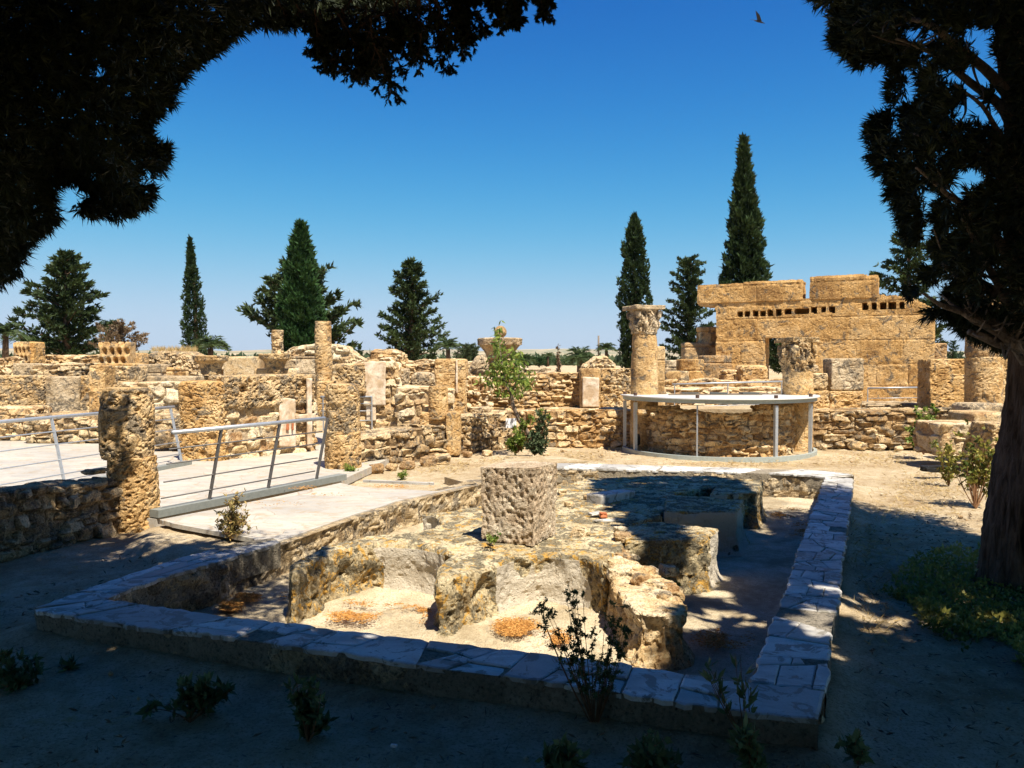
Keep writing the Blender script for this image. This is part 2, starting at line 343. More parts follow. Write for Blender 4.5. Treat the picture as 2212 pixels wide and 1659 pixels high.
# ------------------------------------------------------------------ rough stone surfaces
def gridbox(W, D, H, res):
    nx, ny, nz = [max(1, int(math.ceil(v / res))) for v in (W, D, H)]
    X, Y, Z = np.linspace(-W / 2, W / 2, nx + 1), np.linspace(0, D, ny + 1), np.linspace(0, H, nz + 1)
    idx = {}
    I = -np.ones((nx + 1, ny + 1, nz + 1), int); b = np.zeros_like(I, bool)
    b[0] = b[-1] = True; b[:, 0] = b[:, -1] = True; b[:, :, 0] = b[:, :, -1] = True
    ii = np.argwhere(b); I[b] = np.arange(len(ii)); V = np.stack([X[ii[:, 0]], Y[ii[:, 1]], Z[ii[:, 2]]], 1)
    Q = []
    def f(a, flip):
        q = np.stack([a[:-1, :-1], a[1:, :-1], a[1:, 1:], a[:-1, 1:]], -1).reshape(-1, 4); Q.append(q[:, ::-1] if flip else q)
    f(I[:, 0, :], False); f(I[:, -1, :], True); f(I[0], True); f(I[-1], False); f(I[:, :, 0], True); f(I[:, :, -1], False)
    return V, np.concatenate(Q)
def disp(V, Q, L, style, seed=0, amp=1.0, sw=.22, sh=.12):
    """V world, L local coordinates (along, depth, up). Returns displaced vertices and attributes."""
    N = vnormals(V, Q); A = np.ones((len(V), 3)); A[:, 2] = fbm(V, 1.3, 2, seed) * .3 + .3
    if style == 'rubble':
        p = L / np.array([sw, sw * .9, sh]); p[:, 0] += .35 * fbm(L, 2, 2, seed) + .5 * (np.floor(p[:, 2]) % 2); p[:, 2] += .3 * fbm(L, 3, 2, seed + 5)
        p[:, 0] *= 1 + .25 * fbm(np.stack([L[:, 2] * 0, L[:, 2] * 0, np.floor(p[:, 2])], 1) + .5, 1, 1, seed)
        f1, f2, idn = worley(p, seed, (.9, .7, .55), 5); g = sstep(.02, .13, f2 - f1); i2 = (idn * 7919) % 1; i3 = (idn * 104729) % 1
        q = L / sw; tilt = .022 * np.sin(q[:, 0] * 3 + idn * 40) * (i2 - .3) + .02 * np.sin(L[:, 2] / sh * 3.1 + i3 * 30)
        d = g * (.022 + .045 * idn + tilt) - .026 + .014 * fbm(V, 16, 3, seed) - .012 * np.abs(fbm(V, 26, 2, seed + 8)) + .02 * fbm(V, 2.5, 2, seed + 3)
        A[:, 0] = idn; A[:, 1] = sstep(.0, .09, f2 - f1)
    elif style == 'coursed':
        row = np.floor(L[:, 2] / sh); fr = L[:, 2] / sh - row; off = hsh(row, row * 0, row * 0, seed)
        u = (L[:, 0] + L[:, 1]) / sw + off * 3 + .15 * fbm(L, 3, 2, seed); c = np.floor(u); fu = u - c
        e = np.minimum(np.minimum(fr, 1 - fr) * sh, np.minimum(fu, 1 - fu) * sw); g = sstep(.002, .022, e)
        d = g * .016 * (1 + hsh(c, row, row * 0, seed)) - .012 + .012 * fbm(V, 9, 4, seed) * (1 + amp) + .006 * fbm(V, 2, 2, seed)
        A[:, 0] = hsh(c, row, row * 0, seed + 9); A[:, 1] = .25 + .75 * g
    elif style == 'chisel':
        r = fbm(V * np.array([1, 1, .75]), 17, 2, seed); f1, f2, idn = worley(V * np.array([24, 24, 16]), seed, (.9, .9, .9)); d = .009 * r - .016 * (1 - sstep(.15, .5, f1)) + .010 * fbm(V, 4, 2, seed) + .005 * fbm(V, 50, 1, seed); A[:, 0] = .5 + .5 * fbm(V, 5, 2, seed)
    elif style == 'slab':
        d = .012 * fbm(V, 3, 3, seed) + .006 * fbm(V, 18, 2, seed); A[:, 0] = .5 + .4 * fbm(V, 2, 2, seed)
    elif style == 'smooth':
        d = .004 * fbm(V, 9, 2, seed); A[:, 0] = .5
    else:  # pitted
        f1, f2, idn = worley(V * np.array([13, 13, 17]), seed); pit = (1 - sstep(.12, .48, f1)) * (idn > .5)
        f1b, _, idb = worley(V * 5.5, seed + 4); pb = (1 - sstep(.2, .5, f1b)) * (idb > .8)
        rg_ = np.abs(fbm(V * np.array([1, 1, 1.5]), 13, 3, seed + 2)); cr = 1 - sstep(0, .16, rg_)
        d = amp * (.022 * fbm(V, 2.6, 3, seed) + .013 * fbm(V, 9, 3, seed + 7) - .015 * cr - .024 * pit - .032 * pb); A[:, 0] = .5 + .5 * fbm(V, 3, 3, seed + 8); A[:, 1] = 1
    d = d * (1 - .7 * sstep(.55, .9, N[:, 2]))
    return V + N * d[:, None], A
_sd = [100]
def sd(): _sd[0] += 13; return _sd[0]
def rwall(name, mat, x0, x1, yt0, yt1, yb0, yb1, Y0, Y1, th, style='pit', res=None, rnd=.04, topn=0.0, prof=None, parent=None, amp=1.0, sw=.22, sh=.12, cut=None, **kw):
    """Rough box: front face runs from pixel column x0 at distance Y0 to x1 at distance Y1."""
    a0 = P(x0, yb0, Y0); a1 = P(x1, yb1, Y1); t0 = P(x0, yt0, Y0)[2]; t1 = P(x1, yt1, Y1)[2]
    W = math.hypot(a1[0] - a0[0], a1[1] - a0[1]); H = max(t0, t1) - min(a0[2], a1[2])
    if res is None: res = max(.016, min(Y0, Y1) * .0016)
    s = sd(); V, Q = gridbox(W, th, H, res)
    h = np.array([W / 2, th / 2, H / 2]); c = np.array([0, th / 2, H / 2]); r = min(rnd, *(h * .9))
    inner = np.clip(V - c, -(h - r), h - r); o = (V - c) - inner; l = np.linalg.norm(o, axis=1, keepdims=True)
    V = c + inner + np.where(l > 0, o / np.maximum(l, 1e-9) * np.minimum(l, r), 0)
    u = V[:, 0] / W + .5; zb = a0[2] + (a1[2] - a0[2]) * u; zt = t0 + (t1 - t0) * u; L = V.copy()
    f = V[:, 2] / H
    if prof is not None: zt = zt + np.interp(u, [q[0] for q in prof], [q[1] for q in prof])
    if topn: zt = zt + topn * fbm(np.stack([V[:, 0], V[:, 1] * .6, V[:, 0] * 0], 1), 2.6, 3, s)
    dx = np.array([a1[0] - a0[0], a1[1] - a0[1]]) / W; nrm = np.array([-dx[1], dx[0]])
    if cut is not None: V[:, 1] += cut(u, f) * th
    Wd = np.zeros_like(V); Wd[:, 0] = a0[0] + dx[0] * (V[:, 0] + W / 2) + nrm[0] * V[:, 1]; Wd[:, 1] = a0[1] + dx[1] * (V[:, 0] + W / 2) + nrm[1] * V[:, 1]
    Wd[:, 2] = zb + (zt - zb) * f; L[:, 2] = Wd[:, 2]
    Wd, A = disp(Wd, Q, L, style, s, amp, sw, sh)
    return mk(name, Wd, Q, mat, parent, A, smooth=style == 'slab', **kw)
def lathe(name, mat, c, prof, res=.03, style='pit', parent=None, amp=.7, fn=None, sq=None, **kw):
    """prof: list of (z, r). c: x, y centre."""
    z = [p[0] for p in prof]; rm = max(p[1] for p in prof); n = max(20, int(2 * math.pi * rm / res)); s = sd()
    zz = []; rr = []
    for (z0, r0), (z1, r1) in zip(prof[:-1], prof[1:]):
        k = max(1, int(math.ceil(math.hypot(z1 - z0, r1 - r0) / res)))
        zz += list(np.linspace(z0, z1, k, endpoint=False)); rr += list(np.linspace(r0, r1, k, endpoint=False))
    zz.append(prof[-1][0]); rr.append(prof[-1][1])
    kc = max(2, int(rr[-1] / res)); zz += [prof[-1][0]] * kc; rr += list(np.linspace(rr[-1], .01, kc + 1)[1:])
    zz = np.array(zz); rr = np.array(rr); m = len(zz); a = np.linspace(0, 2 * math.pi, n, endpoint=False)
    R = np.repeat(rr[:, None], n, 1); Z = np.repeat(zz[:, None], n, 1); AA = np.repeat(a[None], m, 0)
    if sq is not None: R = R * sq(AA, Z)
    if fn is not None: R = R + fn(AA, Z, R)
    V = np.stack([c[0] + R * np.cos(AA), c[1] + R * np.sin(AA), Z], -1).reshape(-1, 3)
    I = np.arange(m * n).reshape(m, n); J = np.roll(I, -1, 1)
    Q = np.stack([I[:-1], J[:-1], J[1:], I[1:]], -1).reshape(-1, 4)
    V, A = disp(V, Q, V, style, s, amp)
    c0 = len(V); V = np.vstack([V, [[c[0], c[1], zz[-1]]]]); A = np.vstack([A, A[-1:]])
    T = np.stack([I[-1], np.roll(I[-1], -1), np.full(n, c0)], 1)
    return mk(name, V, [Q, T], mat, parent, A, smooth=False, **kw)
def column(name, mat, px, wpx, yt, yb, Y, **kw):
    c = P(px, yb, Y); r = wpx / F * Y / 2; t = P(px, yt, Y)[2]
    return lathe(name, mat, c, [(c[2] - .1, r), ((c[2] + t) / 2, r * .98), (t - .03, r * .96), (t, r * .9)], **kw)

# ------------------------------------------------------------------ foliage
def tufts(pts, dirs, L, Wd, k, spread, rng=RNG, rnd=None, droop=0):
    n = len(pts); pts = np.repeat(pts, k, 0); d = np.repeat(dirs, k, 0) + spread * rng.normal(size=(n * k, 3)); d[:, 2] -= droop
    d /= np.linalg.norm(d, axis=1, keepdims=True) + 1e-9
    s = np.cross(d, rng.normal(size=(n * k, 3))); s /= np.linalg.norm(s, axis=1, keepdims=True) + 1e-9
    l = (np.repeat(np.broadcast_to(L, (n,)), k) * (.6 + .8 * rng.random(n * k)))[:, None]; wd = (np.repeat(np.broadcast_to(Wd, (n,)), k) * (.7 + .6 * rng.random(n * k)))[:, None] * .5
    V = np.stack([pts, pts + d * l * .45 + s * wd, pts + d * l, pts + d * l * .45 - s * wd], 1).reshape(-1, 3)
    Q = np.arange(n * k * 4).reshape(-1, 4)
    r = np.repeat(rnd if rnd is not None else rng.random(n), k); r = np.clip(r + .25 * (rng.random(n * k) - .5), 0, 1)
    A = np.ones((n * k * 4, 3)); A[:, 0] = np.repeat(r, 4)
    return V, Q, A
def unit(v): return v / (np.linalg.norm(v, axis=-1, keepdims=True) + 1e-9)
def cypress(label, px, yt, yb, wpx, Y, mat='lfcyp', n=5200, lean=0.0, prof=None, seed=1, group='cypress trees beyond the ruins', wob=.22):
    rng = np.random.default_rng(seed); b = P(px, yb, Y); top = P(px + lean, yt, Y); H = top[2] - b[2]; R = wpx / F * Y / 2 * .70; n = int(n * 1.3)
    t = thing('cypress_tree', b, label=label, cat='tree', group=group)
    f = rng.random(n) ** .9; a = rng.random(n) * 2 * math.pi
    prof = prof or [(0, .75), (.15, .97), (.4, 1), (.62, .76), (.8, .44), (.92, .17), (1, .0)]
    r = np.interp(f, [p[0] for p in prof], [p[1] for p in prof]) * R
    pp = np.stack([np.cos(a) * 2.2, np.sin(a) * 2.2, f * H / R * 1.3], 1); nz = 1.5 * fbm(pp, 1.3, 3, seed) + .9 * fbm(pp * [1, 1, .6], 3.5, 2, seed + 5)
    r = r * np.clip(1 + 2.1 * wob * nz, .4, 1.4); r *= np.where(rng.random(n) < .75, 1, rng.random(n) ** .5)
    p = np.stack([b[0] + r * np.cos(a) + (top[0] - b[0]) * f, b[1] + r * np.sin(a), b[2] + f * H], 1)
    d = unit(np.stack([np.cos(a) * .55, np.sin(a) * .55, np.full(n, 1.1)], 1)); sz = R * .2
    sz = sz * np.where(rng.random(n) < .07, 1.9, 1.0)
    V, Q, A = tufts(p, d, sz, sz * .34, 5, .38, rng, np.clip(.5 + nz * .7, 0, 1)); mk('crown', V, Q, M[mat], t, A, smooth=False)
    m = MB(); m.tube([b - [0, 0, .3], b + [0, 0, H * .5], b + [(top[0] - b[0]) * .9, 0, H * .93]], [R * .3, R * .2, R * .03], 8); m.build('trunk', M['bark'], t)
    return t
def conifer(label, px, yt, yb, wpx, Y, seed=1, mat='lfcon', nb=70, cut=None, group='spreading conifers beyond the ruins', name='conifer_tree', up=.28, dens=1.0, pw=.85, fat=1.0):
    rng = np.random.default_rng(seed); b = P(px, yb, Y); H = P(px, yt, Y)[2] - b[2]; R = wpx / F * Y / 2
    t = thing(name, b, label=label, cat='tree', group=group); m = MB()
    m.tube([b - [0, 0, .3], b + [0, 0, H * .5], b + [0, 0, H * .97]], [R * .09, R * .06, R * .01], 8)
    PT = []; DR = []; RD = []
    for i in range(nb):
        f = (i + rng.random()) / nb; a = i * 2.4 + rng.random() * .8; ln = R * ((1 - f) ** pw) * (.42 + .72 * rng.random() ** .8) * (1.0 if f > .08 else .75) + R * .05
        o = b + [0, 0, H * (.04 + .94 * f)]; d = np.array([math.cos(a), math.sin(a), up + .25 * rng.random()]); k = np.linspace(0, 1, 6)
        pts = o + k[:, None] * d * ln; pts[:, 2] += ln * .22 * (k ** 2 - k * .9) * rng.random()
        m.tube(pts, np.linspace(R * .018, R * .004, 6), 4, cap=False); nn = int((16 + 46 * ln / R) * dens)
        q = rng.random(nn) ** .75; c = np.stack([np.interp(q, k, pts[:, j]) for j in range(3)], 1)
        th = R * .10 * fat * (1 - .55 * q) * (.4 + .6 * ln / R) ; c += rng.normal(size=(nn, 3)) * (th[:, None] * np.array([.75, .75, .5]))
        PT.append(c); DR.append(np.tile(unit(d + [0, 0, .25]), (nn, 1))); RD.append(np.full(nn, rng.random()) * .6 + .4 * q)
    V, Q, A = tufts(np.vstack(PT), np.vstack(DR), R * .105, R * .036, 6, .5, rng, np.concatenate(RD))
    f = rng.random(int(120 * dens)) * .93; rr = R * .16 * (1 - f) + .02 * R; a = rng.random(len(f)) * 6.28
    V2, Q2, A2 = tufts(np.stack([b[0] + rr * np.cos(a), b[1] + rr * np.sin(a), b[2] + f * H * 1.03 + .02 * H], 1), np.tile([[0, 0, 1.0]], (len(f), 1)), R * .12, R * .04, 8, .4, rng)
    mk('crown', np.vstack([V, V2]), np.vstack([Q, Q2 + len(V)]), M[mat], t, np.vstack([A, A2]), smooth=False); m.build('trunk', M['bark'], t)
    return t
def palm(label, px, yc, yb, rpx, Y, seed=1, nf=34, up=.55):
    rng = np.random.default_rng(seed); b = P(px, yb, Y); c = P(px, yc, Y); R = rpx / F * Y
    t = thing('palm_tree', b, label=label, cat='palm', group='palm trees beyond the ruins'); m = MB(); L = MB()
    m.tube([b - [0, 0, .2], c], [R * .16, R * .13], 8); m.build('trunk', M['bark'], t)
    for i in range(nf):
        a = i * 2.4; e = up + (1.2 - up) * rng.random() * (1 if i % 3 else .3); k = np.linspace(0, 1, 14); ln = R * (.85 + .3 * rng.random())
        pts = c + np.stack([np.cos(a) * ln * k * math.cos(e), np.sin(a) * ln * k * math.cos(e), ln * (math.sin(e) * k - (.75 - .3 * e) * k ** 2.2)], 1)
        L.tube(pts, np.linspace(R * .014, R * .004, 14), 3, (.6, 1, 1), False); T = unit(np.gradient(pts, axis=0)); S = unit(np.cross(T, [0, 0, 1.0]))
        for sgn in (-1, 1):
            pp = np.repeat(pts[1:], 3, 0) + np.tile(np.arange(3)[:, None] / 3, (13, 1)) * np.repeat(T[1:], 3, 0) * ln / 14; dd = unit(np.repeat(sgn * S[1:] * .8 + T[1:] * .7, 3, 0) + [0, 0, .15])
            kk = np.repeat(k[1:], 3); V, Q, A = tufts(pp, dd, R * .26, R * .03, 1, .08, rng); L.add(V, Q, A)
    L.build('fronds', M['lfpalm'], t, smooth=False); return t
def shrub(name, label, root, blobs, Y, mat, stem='stem', nst=8, nlv=260, L=.03, W=.012, dth=None, k=3, spread=.8, seed=1, sr=.004, cat='shrub', updir=.3, group=None, droop=0.0, sub=3):
    """root: world point; blobs: (px, py, rx, ry, weight) ellipses the foliage fills."""
    rng = np.random.default_rng(seed); t = thing(name, root, label=label, cat=cat, group=group); m = MB(); PT = []; ws = np.array([b[4] if len(b) > 4 else 1 for b in blobs], float)
    ws = ws * np.array([b[2] * b[3] for b in blobs]); ws /= ws.sum()
    for i in range(nst):
        b = blobs[rng.choice(len(blobs), p=ws)]; a = rng.random() * 6.28; q = rng.random() ** .5; r = b[2] / F * Y; r = r if dth is None else dth
        tip = P(b[0] + b[2] * q * math.cos(a), b[1] + b[3] * q * math.sin(a), Y + rng.normal() * r * .45); kk = np.linspace(0, 1, 8)
        mid = root * .5 + tip * .5 + rng.normal(size=3) * r * .25; pts = ((1 - kk) ** 2)[:, None] * root + (2 * kk * (1 - kk))[:, None] * mid + (kk ** 2)[:, None] * tip
        m.tube(pts, np.linspace(sr, sr * .35, 8), 5, cap=False)
        for j in range(sub):
            s0 = pts[rng.integers(3, 8)]; e0 = s0 + unit(rng.normal(size=3) + [0, 0, .6]) * r * (.35 + .5 * rng.random()); m.tube([s0, (s0 + e0) / 2 + rng.normal(size=3) * r * .05, e0], [sr * .5, sr * .4, sr * .25], 4, cap=False)
            PT.append(s0 + (e0 - s0) * rng.random((max(1, nlv // nst // (sub + 1)), 1)))
        PT.append(pts[rng.integers(4, 8, max(1, nlv // nst // (sub + 1)))] + rng.normal(size=(max(1, nlv // nst // (sub + 1)), 3)) * r * .12)
    p = np.vstack(PT); V, Q, A = tufts(p, np.tile([[0, 0, updir]], (len(p), 1)) + .6 * unit(rng.normal(size=(len(p), 3))), L, W, k, spread, rng, None, droop)
    m.build('stems', M[stem], t); mk('leaves', V, Q, M[mat], t, A, smooth=False); return t

# ================================================================== GROUND
KZ = 0.18; FZ = -0.15; IZ = 0.24
in_left = [(226,1294),(313,1257),(458,1217),(524,1195),(606,1170),(742,1122),(856,1084),(1034,1043),(1122,1006)]
in_far = [(1122,1009),(1273,1012),(1500,1017),(1719,1024),(1783,1029)]
in_right = [(1623,1475),(1653,1388),(1674,1331),(1691,1297),(1723,1195),(1744,1136),(1766,1080),(1783,1029)]
in_near = [(226,1294),(488,1330),(734,1360),(920,1384),(1191,1414),(1390,1441),(1623,1475)]
out_left = [(75,1310),(198,1268),(278,1241),(357,1215),(456,1187),(512,1171)]
out_near = [(75,1316),(163,1332),(472,1374),(735,1407),(963,1444),(1198,1471),(1365,1498),(1500,1520),(1613,1532),(1768,1552)]
out_right = [(1768,1552),(1783,1496),(1797,1352),(1810,1293),(1817,1225),(1829,1140),(1838,1080),(1843,1034)]
out_far = [(1115,999),(1273,1002),(1450,1006),(1613,1011),(1783,1015),(1843,1024)]
def g2(l, z): return [tuple(G(a, b, z)[:2]) for a, b in l]
basin = g2(in_left, KZ) + g2(in_far, KZ)[1:-1] + g2(in_right, KZ)[::-1] + g2(in_near, KZ)[::-1][1:-1]
outer = g2(out_left, KZ) + g2([(606,1166),(742,1118),(856,1080),(1034,1040)], KZ) + g2(out_far, KZ) + g2(out_right, KZ)[::-1] + g2(out_near, KZ)[::-1]
def expand(poly, k):
    c = np.mean(poly, axis=0); return [tuple(c + (np.array(p) - c) * k) for p in poly]
hole = expand(basin, 1.03)
def height(x, y):
    h = 0.02 * np.sin(x * 1.3 + 2) * np.sin(y * .9) + 0 * x
    h = h + sstep(15.9, 16.3, y - .02 * x) * sstep(-.5, .5, x - .2) * .66          # terrace behind the low front wall
    h = h + sstep(16.5, 18, y) * (1 - sstep(-.5, .5, x - .2)) * .35
    return h + sstep(22, 40, y) * .35 + 25 * sstep(150, 3000, y) * .02
def axis(a, b, st, far):
    c = list(np.arange(a, b + 1e-6, st)); s = st; v = c[-1]
    while v < far: s *= 1.25; v += s; c.append(v)
    s = st; v = c[0]; f = []
    while v > -far: s *= 1.25; v -= s; f.append(v)
    return np.array(f[::-1] + c)
xs = axis(-7, 9, .065, 9000); ys = axis(1.2, 17.5, .065, 9000)
GX, GY = np.meshgrid(xs, ys, indexing='ij')
vv = np.stack([GX.ravel(), GY.ravel(), np.zeros(GX.size)], 1)
zz = height(vv[:, 0], vv[:, 1]); near = (np.abs(vv[:, 0]) < 12) & (vv[:, 1] > 0) & (vv[:, 1] < 20)
zz[near] += .018 * fbm(vv[near], 1.7, 3, 5) + .010 * fbm(vv[near], 9, 3, 9)
pf = (vv[:, 0] > -3.5) & (vv[:, 0] < 6) & (vv[:, 1] > 2) & (vv[:, 1] < 12)
dk = np.full(len(vv), 9.0); dk[pf] = polydist(vv[pf, 0], vv[pf, 1], outer)
bed = g2([(335,1135),(372,1131),(548,1164),(566,1182),(512,1178),(440,1192),(330,1165)], .1)
db_ = np.full(len(vv), 9.0); kb = (vv[:, 0] > -6) & (vv[:, 0] < 0) & (vv[:, 1] > 5) & (vv[:, 1] < 11); db_[kb] = np.where(inpoly(vv[kb, 0], vv[kb, 1], bed), 0, polydist(vv[kb, 0], vv[kb, 1], bed))
zz += .10 * (1 - sstep(0, .30, db_))
zz += .04 * np.exp(-(dk / .12) ** 2)
vv[:, 2] = zz
I = np.arange(GX.size).reshape(GX.shape)
Q = np.stack([I[:-1, :-1], I[1:, :-1], I[1:, 1:], I[:-1, 1:]], -1).reshape(-1, 4)
cx, cy = vv[Q][:, :, 0].mean(1), vv[Q][:, :, 1].mean(1)
Q = Q[~inpoly(cx, cy, hole)]
ground = mk('ground', vv, Q, M['ground'], kind='structure', label='dry sandy earth with sparse straw around the ruined garden')
# far hills
hx = np.linspace(-4500, 4500, 150); hy = np.linspace(2600, 5200, 30); HX, HY = np.meshgrid(hx, hy, indexing='ij')
hp = np.stack([HX.ravel(), HY.ravel(), np.zeros(HX.size)], 1)
env = np.sin(np.clip((hp[:, 1] - 2600) / 2600, 0, 1) * math.pi) ** .8
hp[:, 2] = env * (34 + 60 * np.clip(fbm(hp, .0011, 4, 3) + .1, -.4, 1)) + 4
I = np.arange(HX.size).reshape(HX.shape); Q = np.stack([I[:-1, :-1], I[1:, :-1], I[1:, 1:], I[:-1, 1:]], -1).reshape(-1, 4)
mk('hills', hp, Q, M['hill'], kind='structure', label='low dry hills on the horizon')

# marble floors -----------------------------------------------------
def flatpoly(name, pts, z, th, mat, **kw):
    bm = bmesh.new(); vs = [bm.verts.new((p[0], p[1], z)) for p in pts]; f = bm.faces.new(vs)
    if f.normal.z < 0: f.normal_flip()
    r = bmesh.ops.extrude_face_region(bm, geom=[f]); nv = [v for v in r['geom'] if isinstance(v, bmesh.types.BMVert)]
    for v in nv: v.co.z = z
    for v in vs: v.co.z = z - th
    bmesh.ops.recalc_face_normals(bm, faces=bm.faces[:]); me = bpy.data.meshes.new(name)
    b = Vector((float(np.mean([p[0] for p in pts])), float(np.mean([p[1] for p in pts])), z - th))
    for v in bm.verts: v.co -= b
    bm.to_mesh(me); bm.free(); me.materials.append(mat); o = bpy.data.objects.new(name, me); o.location = b; COL.objects.link(o); o['_b'] = list(b); props(o, **kw); return o
def jag(pts, amp, n=5):
    out = []
    for i in range(len(pts)):
        a = np.array(pts[i]); b = np.array(pts[(i + 1) % len(pts)])
        for k in range(n): q = a + (b - a) * k / n; out.append(tuple(q + (RNG.normal(size=2) * amp if k else 0)))
    return out
corr = [G(338,1121,.12)[:2], G(737,1037,.12)[:2], np.array([-1.9, 13.0]), np.array([-1.6, 17.6]), np.array([-11, 17.6]), np.array([-11, 6.2]), np.array([-5.3, 6.2]), np.array([-4.2, 8.05])]
flatpoly('paved_corridor', [tuple(c) for c in corr], .12, .1, M['marble'], kind='structure', label='worn pale marble floor of the colonnade corridor')
strip = [G(*p, .166)[:2] for p in [(372,1129),(345,1121),(560,1079),(735,1042),(774,1050),(860,1055),(945,1060),(1026,1043),(1030,1042),(854,1082),(740,1119),(604,1167),(566,1180),(548,1162)]]
flatpoly('paved_terrace', jag([tuple(c) for c in strip], .008, 4), .160, .04, M['marble'], kind='structure', label='pale marble paving between the railing and the sunken basin')
flatpoly('paved_terrace', [tuple(c) for c in g2([(1040,1052),(1132,1004),(1270,996),(1200,984),(1100,990),(960,1030)], .1)], .1, .2, M['ground'], kind='structure', label='packed earth patch behind the chiselled block')

# ================================================================== BASIN
bas = thing('sunken_garden_basin', G(900, 1200, 0), label='sunken rectangular garden basin rimmed by a kerb of broken marble slabs', cat='garden basin')
flo = expand(basin, 1.04)
x0, y0 = np.min(flo, 0); x1, y1 = np.max(flo, 0)
fx = np.arange(x0, x1 + .05, .05); fy = np.arange(y0, y1 + .05, .05); FX, FY = np.meshgrid(fx, fy, indexing='ij')
fp = np.stack([FX.ravel(), FY.ravel(), np.zeros(FX.size)], 1); db = polydist(fp[:, 0], fp[:, 1], basin)
isl = [(624,1218),(690,1182),(730,1172),(795,1159),(891,1147),(927,1141),(952,1128),(950,1116),(935,1108),(906,1107),(963,1103),(1031,1094),(1085,1080),(1191,1052),(1273,1032),(1400,1027),(1520,1026),(1575,1030),
       (1560,1050),(1500,1058),(1455,1066),(1450,1096),(1420,1112),(1372,1126),(1352,1140),(1348,1178),(1318,1208),(1312,1222),
       (1266,1204),(1176,1196),(1105,1205),(1027,1234),(970,1252),(943,1252),(948,1222),(970,1200),(950,1188),(902,1178),(820,1174),(765,1184),(713,1196),(655,1224),(632,1236)]
islp = g2(isl, IZ)
fz = FZ + .02 * fbm(fp, 1.5, 3, 2) + .004 * fbm(fp, 14, 2, 3) + .02 * np.exp(-(db / .08) ** 2)
di = polydist(fp[:, 0], fp[:, 1], islp); fz += .02 * np.exp(-(di / .09) ** 2)
for (px, py, r) in [(850,1300,.52),(1110,1345,.5),(1300,1350,.35)]:
    c = G(px, py, FZ); d = np.hypot(fp[:, 0] - c[0], fp[:, 1] - c[1]); fz += .022 * sstep(r, r - .04, d)
fp[:, 2] = fz; I = np.arange(FX.size).reshape(FX.shape); Q = np.stack([I[:-1, :-1], I[1:, :-1], I[1:, 1:], I[:-1, 1:]], -1).reshape(-1, 4)
q = fp[Q].mean(1); Q = Q[inpoly(q[:, 0], q[:, 1], flo)]
mk('basin_floor', fp, Q, M['bfloor'], bas)
# island: polygon prism, voxel remeshed, then roughened
def prism_mesh(pts, z0, z1, voxel):
    bm = bmesh.new(); vs = [bm.verts.new((p[0], p[1], z0)) for p in pts]; f = bm.faces.new(vs)
    r = bmesh.ops.extrude_face_region(bm, geom=[f]); 
    for v in r['geom']:
        if isinstance(v, bmesh.types.BMVert): v.co.z = z1
    bmesh.ops.triangulate(bm, faces=bm.faces[:]); bmesh.ops.recalc_face_normals(bm, faces=bm.faces[:])
    me = bpy.data.meshes.new('tmp'); bm.to_mesh(me); bm.free(); o = bpy.data.objects.new('tmp', me); COL.objects.link(o)
    md = o.modifiers.new('r', 'REMESH'); md.mode = 'VOXEL'; md.voxel_size = voxel; md.adaptivity = 0
    dg = bpy.context.evaluated_depsgraph_get(); ev = o.evaluated_get(dg); m2 = ev.to_mesh()
    V = np.zeros(len(m2.vertices) * 3); m2.vertices.foreach_get('co', V); V = V.reshape(-1, 3)
    lt = np.zeros(len(m2.polygons), int); m2.polygons.foreach_get('loop_total', lt); li = np.zeros(len(m2.loops), int); m2.loops.foreach_get('vertex_index', li)
    ls = np.zeros(len(m2.polygons), int); m2.polygons.foreach_get('loop_start', ls)
    Q4 = li[ls[lt == 4][:, None] + np.arange(4)]; Q3 = li[ls[lt == 3][:, None] + np.arange(3)]
    ev.to_mesh_clear(); bpy.data.objects.remove(o); return V, Q4, Q3
def island(name, poly, z0, z1, amp, seed, mat=M['island'], voxel=.022, skirt=True, parent=bas):
    V, Q4, Q3 = prism_mesh(poly, z0, z1, voxel); N = vnormals(V, Q4)
    for _ in range(0):                                    # soften the rims
        S = np.zeros_like(V); C = np.zeros(len(V))
        for k in range(4): np.add.at(S, Q4[:, k], V[Q4].mean(1)); np.add.at(C, Q4[:, k], 1)
        V = np.where(C[:, None] > 0, S / np.maximum(C[:, None], 1), V)
    f1, f2, idn = worley(V * np.array([13, 13, 15]), seed); pit = (1 - sstep(.12, .5, f1)) * (idn > .4); f1b, _, idb = worley(V * 4.5, seed + 4); pb = (1 - sstep(.15, .55, f1b)) * (idb > .62)
    side = 1 - np.clip(np.abs(N[:, 2]), 0, 1); low = fbm(V, 1.6, 3, seed)
    cr = 1 - sstep(0, .15, np.abs(fbm(V, 11, 3, seed + 12)))
    d = amp * (.022 * low + .012 * fbm(V, 8, 3, seed + 2) + .008 * fbm(V, 26, 2, seed + 6)) + amp * side * (.014 * fbm(V, 5, 3, seed + 14) - .02 * cr) - (.028 * pit + .05 * pb) * side - .010 * cr * (1 - side)
    d += .02 * side * np.sin((V[:, 2] - z0) / (z1 - z0) * 9 + 3 * low) * sstep(.1, .4, fbm(V, 2.3, 2, seed + 9) + .2)
    pm = sstep(.13, .20, fbm(V * [1, 1, .7], 2.3, 5, seed + 40)) * sstep(.5, .8, side); d = d * (1 - .6 * pm) + .008 * pm
    if skirt: d += side * .045 * np.exp(-np.clip(V[:, 2] - FZ, 0, 9) / .05)
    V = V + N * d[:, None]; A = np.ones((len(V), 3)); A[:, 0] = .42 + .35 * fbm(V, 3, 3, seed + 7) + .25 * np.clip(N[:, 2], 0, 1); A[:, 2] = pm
    return mk(name, V, [Q4, Q3], mat, parent, A, smooth=False)
island('garden_island', islp, FZ - .1, IZ, .75, 21)
